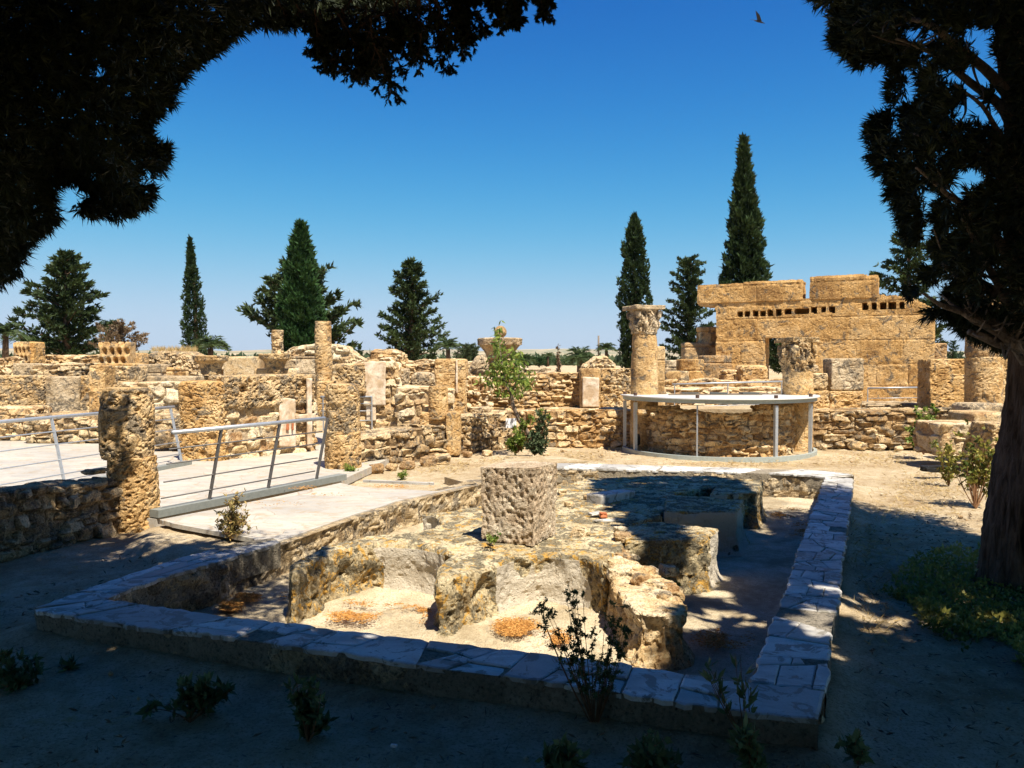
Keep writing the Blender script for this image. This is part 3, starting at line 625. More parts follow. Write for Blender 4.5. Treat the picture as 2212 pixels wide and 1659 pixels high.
for k, pl in enumerate([[(1350,1170),(1528,1163),(1550,1141),(1400,1126),(1345,1140)], [(1436,1102),(1592,1103),(1608,1079),(1440,1066)], [(1535,1062),(1636,1060),(1649,1034),(1560,1028)]]):
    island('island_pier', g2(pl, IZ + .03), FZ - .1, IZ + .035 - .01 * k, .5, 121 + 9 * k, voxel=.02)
# low broken ridge of the island towards the near right corner
ridge = g2([(1312,1222),(1338,1200),(1368,1200),(1410,1230),(1432,1262),(1482,1292),(1484,1310),(1440,1318),(1380,1312),(1330,1262)], .2)
island('island_ridge', ridge, FZ - .1, .17, 1.2, 77, M['rubpale'])
m = MB()
def stone(m, c, s, seed=None, A=None, flat=.7, ang=0):
    n = 9; V, Q = gridbox(2, 2, 2, 2 / n); V = V - [0, 1, 1]; V = V / (np.linalg.norm(V, axis=1, keepdims=True) ** .5); V = V / 1.2
    sdv = seed if seed is not None else int(RNG.integers(1e6)); c = np.array(c, float)
    V = V * (1 + .5 * fbm(V + sdv % 97, 1.1, 4, sdv % 1000)[:, None]); s = np.array(s if np.ndim(s) else [s, s * (.7 + .5 * RNG.random()), s * flat]) * .5
    V = V * s; ang = ang or RNG.random() * 6.28; R = np.array([[math.cos(ang), math.sin(ang), 0], [-math.sin(ang), math.cos(ang), 0], [0, 0, 1]])
    a = RNG.random(); m.add(V @ R + c, Q, A or (a, 1, .5))
for i in range(46):
    px = 1330 + 130 * RNG.random(); py = 1215 + (px - 1330) * .5 + 32 * RNG.normal() * .6; z = .17 + .03 * RNG.random() - .05 * (px - 1330) / 130
    stone(m, G(px, py, z), .08 + .1 * RNG.random())
m.build('ridge_rubble', M['rubpale'], bas, False)
# basin walls under the kerb
def ribbon_wall(name, pts, ztop, zbot, th, mat, amp, seed, parent, inward, style='isl', res=.028):
    """Wall along a plan polyline; inward = +1 when the basin lies left of the walking direction."""
    pts = np.array(pts); sl = np.r_[0, np.cumsum(np.linalg.norm(np.diff(pts, axis=0), axis=1))]; Lg = sl[-1]
    V, Q = gridbox(Lg, th, ztop - zbot, res); L = V.copy(); s = V[:, 0] + Lg / 2
    c = np.stack([np.interp(s, sl, pts[:, 0]), np.interp(s, sl, pts[:, 1])], 1); e = .05
    T = np.stack([np.interp(s + e, sl, pts[:, 0]) - np.interp(s - e, sl, pts[:, 0]), np.interp(s + e, sl, pts[:, 1]) - np.interp(s - e, sl, pts[:, 1])], 1); T /= np.linalg.norm(T, axis=1, keepdims=True)
    Nn = np.stack([-T[:, 1], T[:, 0]], 1) * inward
    W = np.zeros_like(V); W[:, :2] = c - Nn * V[:, 1:2]; W[:, 2] = zbot + V[:, 2]
    if inward > 0: Q = Q[:, ::-1]
    N = vnormals(W, Q)
    f1, f2, idn = worley(W * np.array([9, 9, 13]), seed); g = sstep(.0, .3, f2 - f1)
    d = amp * (.05 * fbm(W, 2.2, 3, seed) + .03 * fbm(W, 9, 3, seed + 1) + .035 * g * idn - .02); d *= np.where(N[:, 2] > .7, .15, 1)
    A = np.full((len(W), 3), .4); A[:, 0] = idn * .6 + .2; A[:, 1] = .3 + .7 * sstep(0, .12, f2 - f1); W = W + N * d[:, None]
    return mk(name, W, Q, mat, parent, A, smooth=False)
ribbon_wall('basin_wall', g2(in_left, KZ), KZ - .03, FZ - .15, .28, M['bwall'], 1.0, 31, bas, -1)
ribbon_wall('basin_wall', g2(in_far, KZ), KZ - .03, FZ - .15, .35, M['bwall'], .9, 37, bas, -1)
ribbon_wall('basin_wall', g2(in_right, KZ), KZ - .03, FZ - .15, .30, M['bwall'], .5, 41, bas, 1)
ribbon_wall('basin_wall', g2(in_near, KZ), KZ - .03, FZ - .15, .30, M['bwall'], .5, 47, bas, 1)
# kerb: mortar bed and broken slabs
def strip_at(pl, s):
    pl = np.array(pl); sl = np.r_[0, np.cumsum(np.linalg.norm(np.diff(pl, axis=0), axis=1))]; sl /= sl[-1]
    return np.array([np.interp(s, sl, pl[:, 0]), np.interp(s, sl, pl[:, 1])])
def kerb(a, b, cuts, rng, over=.006, bedmat=M['mortar'], low=-.03, tm=.5, big=()):
    """a: inner plan polyline, b: outer plan polyline, both with the same direction."""
    Lg = np.linalg.norm(np.diff(np.array(a), axis=0), axis=1).sum(); n = int(Lg / .06); m = MB(); S = np.linspace(0, 1, n + 1)
    ai = np.array([strip_at(a, s) for s in S]); bi = np.array([strip_at(b, s) for s in S]); T = np.linspace(-.0, 1.0, 7)
    top = np.array([[*(p + (q - p) * t), KZ - .008] for p, q in zip(ai, bi) for t in T]); top[:, 2] += .005 * fbm(top, 9, 2, 3)
    I = np.arange(len(top)).reshape(n + 1, 7); Q = np.stack([I[:-1, :-1], I[1:, :-1], I[1:, 1:], I[:-1, 1:]], -1).reshape(-1, 4)
    m.add(top, Q)
    zl = np.linspace(KZ - .008, low, 7)
    for arr, sg in ((bi, 1), (ai, -1)):
        o = unit(bi - ai) * sg; W = np.array([[*p, z] for p in arr for z in zl]); nn = np.repeat(o, 7, 0)
        dd = .022 * fbm(W, 5, 3, 8) + .012 * fbm(W, 22, 2, 9); dd = dd * np.tile(np.r_[0, np.ones(6)], n + 1); W[:, :2] += nn * dd[:, None]
        m.add(W, np.stack([I[:-1, :-1], I[1:, :-1], I[1:, 1:], I[:-1, 1:]], -1).reshape(-1, 4), (.4, 1, .5))
    m.build('kerb_bed', bedmat, bas)
    m = MB(); cs = [0.0]
    while cs[-1] < 1: cs.append(cs[-1] + rng.uniform(*cuts) / Lg)
    cs[-1] = 1.0
    if len(cs) > 2 and cs[-1] - cs[-2] < .1 / Lg: cs.pop(-2)
    if big: cs = [c for c in cs if all(not (x + .002 < c < y - .002) for x, y in big)] + [v for xy in big for v in xy]; cs = sorted(set(cs))
    sk = [rng.normal() * .06 / Lg if 0 < i < len(cs) - 1 else 0 for i in range(len(cs))]
    for i in range(len(cs) - 1):
        isbig = any(x - 1e-6 <= cs[i] and cs[i + 1] <= y + 1e-6 for x, y in big)
        split = [0, 1] if isbig or rng.random() < tm else ([0, .3 + .4 * rng.random(), 1] if rng.random() < .6 else [0, .3 + .08 * rng.normal(), .66 + .06 * rng.normal(), 1])
        js = [rng.normal() * .06 for _ in split]
        if rng.random() < .1 and not isbig: split = split[:-1]; 
        if len(split) < 2: continue
        for j in range(len(split) - 1):
            mid = [0, 0]
            t0, t1 = split[j], split[j + 1]; q0 = js[j] if 0 < t0 < 1 else 0; q1 = js[j + 1] if 0 < t1 < 1 else 0
            s0 = lambda t: cs[i] + sk[i] * (2 * t - 1); s1 = lambda t: cs[i + 1] + sk[i + 1] * (2 * t - 1)
            cor = [(s0(t0), t0 - q0), (s1(t0), t0 + q0), (s1(t1), t1 + q1), (s0(t1), t1 - q1)]
            P2 = []
            for s, t in cor:
                pa, pb = strip_at(a, min(max(s, 0), 1)), strip_at(b, min(max(s, 0), 1)); P2.append(pa + (pb - pa) * t)
            P2 = np.array(P2); c = P2.mean(0); outl = []
            for k in range(4):
                u, v = P2[k], P2[(k + 1) % 4]; nseg = max(2, int(np.linalg.norm(v - u) / .045)); tdir = unit(v - u); nrm_ = np.array([tdir[1], -tdir[0]])
                if nrm_ @ (c - u) > 0: nrm_ = -nrm_
                free = (k == 0 and t0 == 0) or (k == 2 and t1 == 1)
                for x in range(nseg):
                    off = (over + .008 * rng.normal()) if free else (-.0015 - .002 * abs(rng.normal()))
                    if x == 0: off = -.004
                    outl.append(u + (v - u) * (x / nseg) + nrm_ * off)
            outl = np.array(outl); nn = len(outl); z = KZ + rng.normal() * .003; tilt = rng.normal(size=2) * .008
            zf = lambda p: z + (p - c) @ tilt
            ins = c + (outl - c) * (1 - .012 / max(.05, np.linalg.norm(outl - c, axis=1).mean()))
            V = np.vstack([np.c_[outl, [zf(p) - .026 for p in outl]], np.c_[outl, [zf(p) - .005 for p in outl]], np.c_[ins, [zf(p) for p in ins]], [[*c, z + .0005]]])
            r = np.arange(nn); r2 = (r + 1) % nn; A = (rng.random() ** 1.3, 1, .5); ccw = np.sum(outl[:, 0] * np.roll(outl[:, 1], -1) - outl[:, 1] * np.roll(outl[:, 0], -1)) > 0
            Q = np.vstack([np.stack([r, r2, r2 + nn, r + nn], 1), np.stack([r + nn, r2 + nn, r2 + 2 * nn, r + 2 * nn], 1)]); Tt = np.stack([r + 2 * nn, r2 + 2 * nn, np.full(nn, 3 * nn)], 1)
            if not ccw: Q = Q[:, ::-1]; Tt = Tt[:, ::-1]
            b0 = m.n; m.add(V, Q, A); m.Q3.append(Tt + b0)
    m.build('kerb_slabs', M['slab'], bas, smooth=False)
rk = np.random.default_rng(5)
kerb(g2([(1781,1491)] + in_near[::-1], KZ), g2(out_near[::-1], KZ), (.13, .34), rk, tm=.2, big=((.0, .10), (.77, .93)))
kerb(g2(in_right, KZ), g2([(1782,1490)] + out_right[2:], KZ), (.10, .30), rk, tm=.15)
kerb(g2(in_left[:5], KZ), g2(out_left + [(590,1160)], KZ), (.2, .5), rk, tm=.45, big=((.0, .12),))
kerb(g2(in_far, KZ), g2(out_far, KZ), (.25, .6), rk, tm=.8)
# pine needle litter lying on the basin floor and paving
def litter(patches, label, n=900, mat='needle', L=.024, W=.004, name='needle_litter', zf=None):
    P_ = []
    for (px, py, rx, ry, z, k) in patches:
        q = RNG.normal(size=(int(n * k), 2)) * .5; P_ += [G(px + a * rx, py + b * ry, z) + [0, 0, .006 + .01 * RNG.random()] for a, b in q if a * a + b * b < 1.6]
    P_ = np.array(P_); P_ = P_[fbm(P_ * [1, 1, 0], 5.5, 3, 12) > -.06 + .25 * (RNG.random(len(P_)) - .5)]; D = RNG.normal(size=P_.shape) * [1, 1, .06]
    V, Q, A = tufts(P_, unit(D), L, W, 2, .12); V[:, 2] += .004
    mk(name, V, Q, M[mat], None, A, smooth=False, kind='stuff', label=label)
litter([(760,1325,55,22,FZ+.05,1),(560,1290,60,12,FZ+.03,1),(500,1312,25,10,FZ+.03,.5),(915,1325,16,22,FZ+.03,.5),(870,1315,40,8,FZ+.05,.4),(1115,1358,45,18,FZ+.05,1),(1200,1385,35,18,FZ+.03,.6),(1560,1385,60,20,FZ+.02,.5),(1690,1110,50,10,FZ+.02,1),(1740,1150,30,20,FZ+.02,.5)], 'orange pine needles drifted on the sunken basin floor', 3200)
litter([(860,1053,70,4,.17,1),(650,1055,30,5,.17,.5),(600,1090,60,6,.17,.4),(700,1070,50,4,.17,.3),(420,1125,60,8,.02,.4)], 'orange pine needles scattered over the pale marble paving', 500)

# chiselled block and small debris on the island
def blk():
    V, Q = gridbox(.46, .44, .585, .0115); L = V.copy(); k = (L[:, 2] / .6 - .5) * .05; V[:, 0] *= 1 + k; a = math.radians(-27); co, si = math.cos(a), math.sin(a)
    V[:, 0] += .23; W_ = np.stack([-.245 + co * V[:, 0] - si * V[:, 1], 6.33 + si * V[:, 0] + co * V[:, 1], .25 + V[:, 2]], 1)
    W_[:, 2] += (L[:, 0] * .05) * (L[:, 2] / .6) + .012 * fbm(L, 3, 2, 4)
    V2, A = disp(W_, Q, L, 'chisel', 5); mk('chiselled_block', V2, Q, M['block'], None, A, smooth=False, label='rough chiselled rectangular limestone block standing on the basin island', cat='stone block')
blk()
def one(name, label, cat, c, s, mat, group=None, flat=.6, ang=0):
    m = MB(); stone(m, c, s, None, None, flat, ang); m.build(name, M[mat], None, False, label=label, cat=cat, group=group)
one('marble_fragment', 'white triangular marble fragment lying on the island right of the block', 'stone', G(1286,1110,IZ+.03), (.17,.10,.04), 'slab', ang=.5)
one('tile_fragment', 'reddish tile fragment beside the white marble fragment on the island', 'tile', G(1303,1112,IZ+.03), (.1,.08,.06), 'tile')
one('marble_fragment', 'narrow grey marble strip lying in front of the white fragment on the island', 'stone', G(1312,1124,IZ+.01), (.3,.05,.03), 'slab', ang=.25)
rwall('stone_slab', M['slab'], 1300, 1372, 1070, 1060, 1100, 1090, 7.9, 8.4, .18, 'slab', rnd=.01, label='flat smooth grey slab lying on the far right of the island', cat='stone slab')
for i, (px, py, s) in enumerate([(1230,1090,.12),(1255,1150,.16),(1340,1145,.12),(1270,1075,.1),(1215,1062,.12),(1345,1160,.14)]):
    one('loose_stone', None, 'stone', G(px, py, IZ + .02), s, 'rubpale', 'loose stones on the island')
    bpy.context.scene.collection.objects[-1]['label'] = ['small round stone right of the chiselled block on the island', 'squat stone in front right of the chiselled block', 'stone lying at the foot of the dark island pier', 'small stone behind the white marble fragment', 'stone close behind the chiselled block', 'stone on the edge of the island by the rubble ridge'][i]

# ================================================================== COLUMNS OF THE GARDEN SIDE
ca = thing('stone_column', P(290, 1145, 8.0), label='pitted round column stump in two drums at the end of the dark rubble wall', cat='column')
c = P(290, 1140, 7.95); z1 = P(290, 985, 7.95)[2]; zt = P(275, 837, 7.95)[2]
lathe('lower_drum', M['gold'], c, [(c[2]-.15,.245),(z1-.02,.235),(z1,.22)], res=.018, amp=1.2, parent=ca)
c2 = P(275, 985, 7.95)
lathe('upper_drum', M['goldlich'], c2, [(z1-.02,.235),(z1+.05,.25),((z1+zt)/2,.255),(zt-.10,.25),(zt-.03,.23),(zt,.2)], res=.016, amp=1.25, parent=ca)
cb = P(741, 1027, 11.6); zb = P(741, 828, 11.6)[2]; zm = P(741, 935, 11.6)[2]
cbt = thing('stone_column', cb, label='pitted round column stump at the right end of the leaning railing', cat='column')
lathe('lower_drum', M['gold'], cb, [(cb[2]-.15,.27),(zm,.255),(zm+.02,.25)], res=.02, amp=1.1, parent=cbt)
lathe('upper_drum', M['goldlich'], cb, [(zm+.01,.25),(zb-.1,.245),(zb-.02,.23),(zb,.19)], res=.02, amp=1.3, parent=cbt)
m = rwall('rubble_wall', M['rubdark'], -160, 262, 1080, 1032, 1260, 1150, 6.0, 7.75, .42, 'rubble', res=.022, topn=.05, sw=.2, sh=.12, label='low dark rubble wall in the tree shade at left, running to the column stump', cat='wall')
one('loose_stone', 'flat dark stone lying on top of the shaded rubble wall beside the column', 'stone', P(205,1018,7.6), (.26,.16,.07), 'grey', flat=.3, ang=.2)

# ================================================================== RAILINGS
def railing(label, A0, A1, fr, hgt, lean, bars, beam=True, mat='steel', pmat='steel', r=.022, rend=(0, 0), br=.008):
    """A0, A1: feet of the line (world); fr: fractions where posts stand; lean: horizontal shift of the top."""
    A0 = np.array(A0); A1 = np.array(A1); t = thing('railing', (A0 + A1) / 2, label=label, cat='railing'); d = unit(A1 - A0); ln = np.array([*lean, 0.0]); up = np.array([0, 0, hgt])
    m = MB(); m.tube([A0 + up + ln - d * rend[0], A1 + up + ln + d * rend[1]], r, 10); m.build('top_rail', M[mat], t)
    for f in bars:
        m = MB(); o = up * f + ln * f; m.tube([A0 + o - d * rend[0], A1 + o + d * rend[1]], br, 6); m.build('bar', M[pmat], t)
    for f in fr:
        b = A0 + (A1 - A0) * f; m = MB(); s = unit(np.cross(d, [0, 0, 1])); k = .018
        V = [b + a * d * .008 + c * s * k for c in (-1, 1) for a in (-1, 1)] + [b + up + ln + a * d * .008 + c * s * k for c in (-1, 1) for a in (-1, 1)]
        m.add(V, [[0, 2, 3, 1], [4, 5, 7, 6], [0, 1, 5, 4], [2, 6, 7, 3], [0, 4, 6, 2], [1, 3, 7, 5]]); m.build('post', M[pmat], t, smooth=False)
    if beam:
        m = MB(); c = (A0 + A1) / 2; m.box(c + [0, 0, .02], (np.linalg.norm(A1 - A0) + .1, .13, .075), math.atan2(d[1], d[0])); m.build('base_beam', M['beamgrey'], t, smooth=False)
    return t
ra, rb = G(342,1112,.15), G(735,1034,.15)
def fr_(px, py=1050): k = (px - CX) / F; return (k * ra[1] - ra[0]) / ((rb[0] - ra[0]) - k * (rb[1] - ra[1]))
railing('leaning steel railing between the two column stumps on a pale base beam', ra, rb, (fr_(447), fr_(575), fr_(680)), .82, (.17, -.06), (.2, .4, .62, .8), pmat='steeldk', rend=(0, -.52))
rc, rd = np.array([-6.3, 6.4, .12]), G(402,1004,.12)
railing('long leaning steel railing on the left side of the marble corridor', rc, rd, (.12, .34, .60, .985), .86, (-.2, .07), (.2, .4, .62, .8))
railing('small steel railing behind the right hand column stump', P(693,930,14.6), P(805,930,14.6), (.05, .99), .62, (0, 0), (.3, .58, .8), beam=False, r=.018)
railing('steel railing on the terrace behind the round well cover', P(1452,893,17), P(1690,886,17.2), (.02, .5, .99), .62, (0, 0), (.22, .42), beam=False, r=.02)
railing('low steel rail frame at the foot of the tall ashlar wall', P(1874,879,16.6), P(1983,878,16.4), (.0, 1), .39, (0, 0), (.12, .46), beam=False, r=.018)

# ================================================================== RUINS
def W(label, cat, mat, x0, x1, yt, yb, Y, th=.5, style='pit', name=None, group=None, yt1=None, yb1=None, Y1=None, **kw):
    return rwall(name or cat.replace(' ', '_'), M[mat], x0, x1, yt, yt if yt1 is None else yt1, yb, yb if yb1 is None else yb1, Y, Y if Y1 is None else Y1, th, style, label=label, cat=cat, group=group, **kw)
# --- left, rear backdrop
W('long rubble wall closing the ruins at the far left rear', 'wall', 'rubble', -60, 330, 785, 860, 21.5, .6, 'rubble', topn=.12, Y1=21, name='rubble_wall')
W('long rubble wall at the rear behind the tall broken column', 'wall', 'rubpale', 330, 1065, 778, 870, 21, .6, 'rubble', topn=.14, name='rubble_wall')
W('rubble wall with pale top below the big conifer', 'wall', 'rubble', 60, 216, 769, 800, 20, .7, 'rubble', topn=.06, name='rubble_wall')
W('dark rubble wall with flat top behind the grey upright slab', 'wall', 'rubdark', 68, 222, 786, 830, 18.4, .7, 'rubble', topn=.05, name='rubble_wall')
W('rubble wall behind the pitted block at the far left edge', 'wall', 'rubble', -50, 30, 774, 830, 18.6, .5, 'rubble', topn=.06, name='rubble_wall')
W('rubble mound with dry grass on its crest beside the thin cypress', 'wall', 'rubdark', 300, 432, 772, 850, 19.4, 1.4, 'rubble', name='rubble_mound', prof=[(0,-.06),(.15,.1),(.35,.17),(.65,.14),(.9,-.02),(1,-.1)], rnd=.2, sw=.16, sh=.1)
W('pitted golden block at the far left edge behind the corridor', 'stone block', 'goldlich', -40, 95, 811, 900, 16.6, .6, amp=1.3)
W('rubble footing below the pitted block at the far left edge', 'wall', 'rubble', -50, 72, 880, 958, 15.4, .8, 'rubble', name='rubble_wall', rnd=.15)
W('grey brown upright slab between the pitted block and the narrow block', 'stone slab', 'grey', 94, 172, 813, 900, 16.7, .35, 'pit', amp=.4)
W('narrow upright block with a recess beside the grey brown slab', 'stone block', 'goldlich', 173, 193, 811, 895, 16.6, .4)
W('tall golden pier standing behind the end of the pale bench wall', 'pier', 'gold', 192, 228, 789, 955, 15.1, .45, amp=.8)
W('wide rough block right of the tall golden pier', 'stone block', 'goldlich', 224, 296, 791, 850, 15.9, .5)
W('low rubble bench wall with a pale flat top along the corridor', 'wall', 'rubdark', 55, 218, 897, 955, 14.9, 1.5, 'rubble', name='bench_wall', sw=.25)
W('flat capped block with fallen edge behind the eroded column stump', 'stone block', 'gold', 276, 306, 762, 800, 18.3, .4, amp=.6)
W('pair of dressed blocks below the grassy rubble mound', 'stone block', 'grey', 296, 346, 787, 850, 17.2, .5, 'coursed', sw=.4, sh=.28)
W('golden dressed wall stub below the left half of the rubble mound', 'wall', 'gold', 322, 392, 794, 850, 17.5, .4, 'coursed', sw=.45, sh=.24)
W('thin flat slab lying on the wall below the rubble mound', 'stone slab', 'grey', 316, 420, 813, 829, 16.2, .8, 'slab', rnd=.03)
W('broken wall with pale plaster behind the eroded column stump', 'wall', 'rubpale', 262, 392, 826, 905, 14.6, .5, 'rubble', name='plastered_wall', sw=.35, sh=.3, topn=.05)
W('low stone footing with a pale worn top behind the small leaning post', 'wall', 'rubdark', 325, 392, 897, 968, 13.6, .9, 'rubble', name='wall_footing', sw=.3, sh=.2)
W('big pitted pier with rounded top at the end of the corridor railing', 'pier', 'gold', 383, 483, 823, 1012, 12.3, .6, amp=1.6, rnd=.09, res=.018)
W('long blackened pitted block on top of the mortared corridor wall', 'stone block', 'goldlich', 484, 682, 812, 884, 12.35, .5, Y1=13.7, yt1=808, yb1=877, amp=2.0, rnd=.08, res=.019)
cw = W('mortared corridor wall of golden stones with plaster remains', 'wall', 'rubpale', 485, 685, 872, 1004, 12.42, .5, 'rubble', Y1=13.8, yt1=868, yb1=975, name='corridor_wall', sw=.3, sh=.19, res=.02)
# --- left, middle
W('plastered back wall left of the flared capital', 'wall', 'rubpale', 482, 560, 770, 830, 17.6, .4, 'slab', name='plastered_wall')
W('dressed wall piece with cornice left of the tall broken column', 'wall', 'grey', 612, 684, 770, 830, 17.6, .5, 'coursed', sw=.6, sh=.34)
W('flat rubble crest between the small column and the tall column', 'wall', 'rubpale', 604, 690, 757, 790, 18.6, .7, 'rubble', name='rubble_wall', prof=[(0,-.12),(.3,.08),(1,.16)])
W('sloping rubble wall going down to the right of the tall column', 'wall', 'rubpale', 716, 800, 770, 830, 18.0, .7, 'rubble', name='rubble_wall', prof=[(0,.28),(.3,.24),(.7,-.02),(1,-.12)])
W('plastered wall pieces on either side of the flared capital', 'wall', 'rubpale', 548, 640, 796, 850, 17.0, .4, 'slab', name='plastered_wall')
W('square base block under the tall broken column', 'stone block', 'gold', 684, 727, 824, 900, 14.6, .5)
W('blackened pitted block right of the tall broken column', 'stone block', 'goldlich', 725, 786, 786, 850, 14.4, .5, amp=1.8)
pw = W('ruined wall carrying a tall pale plaster panel', 'wall', 'rubpale', 724, 862, 802, 935, 14.7, .5, 'rubble', name='plastered_wall', prof=[(0,.0),(.4,.2),(.85,.25),(1,.1)], sw=.3, sh=.17)
W('rubble hump on top of the wall behind the plaster panel', 'wall', 'rubble', 790, 872, 772, 810, 16.2, .9, 'rubble', name='rubble_mound', prof=[(0,-.1),(.15,.15),(.7,.17),(.9,.1),(1,-.12)], rnd=.15, sw=.18, sh=.12)
W('rubble wall between the plaster panel and the square pier', 'wall', 'rubble', 856, 942, 787, 850, 16.6, .5, 'rubble', name='rubble_wall', topn=.06)
W('small dark block set in the wall right of the plaster panel', 'stone block', 'grey', 852, 880, 796, 840, 15.9, .4)
W('rounded weathered stone left of the square pier', 'stone', 'grey', 886, 938, 804, 840, 15.8, .4, rnd=.14)
W('square golden pier with a white plaster seam', 'pier', 'gold', 938, 1006, 775, 930, 14.9, .8, rnd=.06, amp=.9, name='square_pier')
W('wall with a broad pale slanting top in front of the square pier', 'wall', 'rubpale', 856, 975, 836, 925, 14.2, 1.3, 'rubble', name='rubble_wall', yt1=842, sw=.3, sh=.22)
W('wall of small stones in white mortar left of the ball topped pillar', 'wall', 'rubpale', 1004, 1062, 815, 925, 15.4, .45, 'rubble', name='rubble_wall', sw=.16, sh=.11)
W('dark rough footing block by the wall of small stones', 'stone block', 'grey', 1018, 1058, 880, 920, 14.8, .4)
W('boulder like broken stone left of the ball topped pillar', 'stone', 'grey', 1012, 1056, 778, 812, 17.2, .6, rnd=.15, prof=[(0,-.1),(.4,.1),(.8,.14),(1,.1)])
# --- low front wall, colonnade line
W('low front rubble wall running back from the right column stump', 'wall', 'rubdark', 778, 918, 948, 1022, 12.1, .75, 'rubble', name='front_wall', Y1=13.3, yt1=924, yb1=1012, sw=.26, sh=.14, topn=.03, res=.02)
W('golden pillar stone standing at the corner of the front wall', 'pier', 'gold', 962, 994, 891, 985, 13.7, .35, amp=.5)
W('square block lying on the front wall under the half drum', 'stone block', 'gold', 906, 966, 891, 925, 13.8, .5, amp=.8)
W('low front rubble wall between the corner pillar and the small tree', 'wall', 'rubdark', 990, 1120, 902, 985, 14.0, .7, 'rubble', name='front_wall', Y1=15.2, yt1=888, yb1=972, sw=.2, sh=.13, topn=.04, res=.022)
W('piece of front wall between the golden pier stones and long rubble wall', 'wall', 'rubdark', 915, 966, 920, 1005, 13.35, .6, 'rubble', name='front_wall', Y1=13.75, sw=.22, sh=.14)
W('low front rubble wall between the small tree and the round well', 'wall', 'rubble', 1112, 1372, 886, 972, 15.3, .6, 'rubble', name='front_wall', sw=.3, sh=.14, topn=.03, res=.022)
W('low front rubble wall right of the round well', 'wall', 'rubdark', 1745, 2004, 886, 970, 15.2, .7, 'rubble', name='front_wall', Y1=14.7, sw=.34, sh=.13, topn=.03, res=.022)
W('low front wall behind the rose bushes at right', 'wall', 'rubdark', 1990, 2100, 885, 975, 14.7, .7, 'rubble', name='front_wall', Y1=14.2, sw=.3, sh=.14, topn=.05)
# coursed wall and plaster pier behind
W('golden coursed wall of small stones behind the small tree', 'wall', 'rubble', 1100, 1256, 806, 895, 17.4, .5, 'rubble', name='coursed_wall', sw=.26, sh=.09, topn=.02)
W('pier with a flat pale plaster face right of the coursed wall', 'pier', 'gold', 1254, 1298, 796, 890, 17.0, .5, amp=.4, name='plastered_pier')
W('dark pitted wall block left of the tall carved column', 'stone block', 'goldlich', 1296, 1364, 796, 890, 17.1, .5, amp=2.0)
W('pile of pale stones on the wall below the middle palm', 'stone pile', 'rubpale', 1262, 1330, 778, 800, 19, 1.0, 'rubble', prof=[(0,-.15),(.4,.08),(.7,.1),(1,-.1)], rnd=.2, sw=.16, sh=.1)
W('flat slabs left on top of the golden coursed wall', 'stone slab', 'grey', 1105, 1190, 796, 812, 18.2, .8, 'rubble', topn=.12)
# steps of blocks right of the tall carved column
W('narrow stack of dressed blocks right behind the tall carved column', 'pier', 'gold', 1416, 1436, 748, 905, 16.6, .4, 'coursed', name='block_stack', sw=.5, sh=.42)
W('dark dressed block behind the block stack', 'stone block', 'grey', 1432, 1472, 778, 815, 19.5, .5, 'coursed', sw=.5, sh=.3)
W('lower row of dressed blocks right of the block stack', 'stone block', 'goldlich', 1436, 1488, 802, 875, 18.2, .5, 'coursed', sw=.36, sh=.55)
W('cubic block in the middle of the stepped blocks', 'stone block', 'gold', 1470, 1520, 776, 850, 18.6, .5, 'coursed', sw=.6, sh=.36)
W('upper block of the steps against the dark conifer', 'stone block', 'beam', 1480, 1532, 740, 790, 20.2, .5, 'coursed', sw=.7, sh=.5)
W('block at the top of the steps beside the tall ashlar wall', 'stone block', 'wallgold', 1514, 1552, 706, 790, 20.4, .5, 'coursed', sw=.8, sh=.4)
W('wide block at the foot of the tall ashlar wall left of its doorway', 'stone block', 'beam', 1518, 1580, 768, 850, 19.2, .5, 'coursed', sw=.62, sh=.8)
W('flat stone at the foot of the tall ashlar wall', 'stone slab', 'gold', 1568, 1600, 800, 835, 18.6, .5, 'rubble', sw=.3, sh=.15)
W('rounded pitted block left of the doorway threshold', 'stone block', 'gold', 1600, 1660, 789, 850, 18.3, .6, amp=1.2, rnd=.1)
W('low ragged rubble band in front of the stepped blocks', 'wall', 'rubble', 1436, 1700, 822, 880, 17.9, .8, 'rubble', name='rubble_wall', topn=.1, sw=.34, sh=.12)
W('long paler rubble footing behind the terrace railing', 'wall', 'rubpale', 1436, 1700, 838, 890, 17.4, .5, 'rubble', name='rubble_wall', topn=.05, sw=.3, sh=.1)
# blocks right of the second capital column
W('small rounded stone on the dark block right of the second capital column', 'stone', 'grey', 1750, 1771, 787, 806, 15.9, .3, rnd=.08)
W('dark upper block right of the second capital column', 'stone block', 'goldlich', 1750, 1790, 806, 843, 15.6, .4, amp=1.3)
W('golden lower block right of the second capital column', 'stone block', 'gold', 1752, 1792, 844, 890, 15.6, .4, amp=1.2)
W('large grey speckled block with a dark upper corner', 'stone block', 'grey', 1795, 1866, 774, 844, 15.7, .45, amp=.7)
W('golden block below the large grey speckled block', 'stone block', 'gold', 1793, 1864, 845, 890, 15.65, .45, amp=1.2)
W('low ledge of flat stones at the foot of the tall ashlar wall', 'wall', 'grey', 1862, 2012, 872, 890, 16.0, 1.1, 'rubble', name='stone_ledge', sw=.5, sh=.08)
W('golden wall block with a square socket left of the right hand column', 'stone block', 'gold', 2007, 2088, 775, 900, 15.4, .5, amp=1.1, name='wall_block')
W('wall block right of the right hand column', 'stone block', 'goldlich', 2158, 2260, 775, 930, 15.2, .5, amp=1.2, name='wall_block')
W('small block in the gap right of the tall ashlar wall', 'stone block', 'beam', 2018, 2047, 741, 790, 17.5, .5)
W('rounded pale base slab below the right hand column', 'stone slab', 'grey', 2092, 2178, 872, 915, 13.6, .6, rnd=.08, amp=.4)
W('flat pale slab lying in front of the base slab', 'stone slab', 'rubpale', 2104, 2190, 892, 915, 12.7, .8, 'slab', rnd=.05)
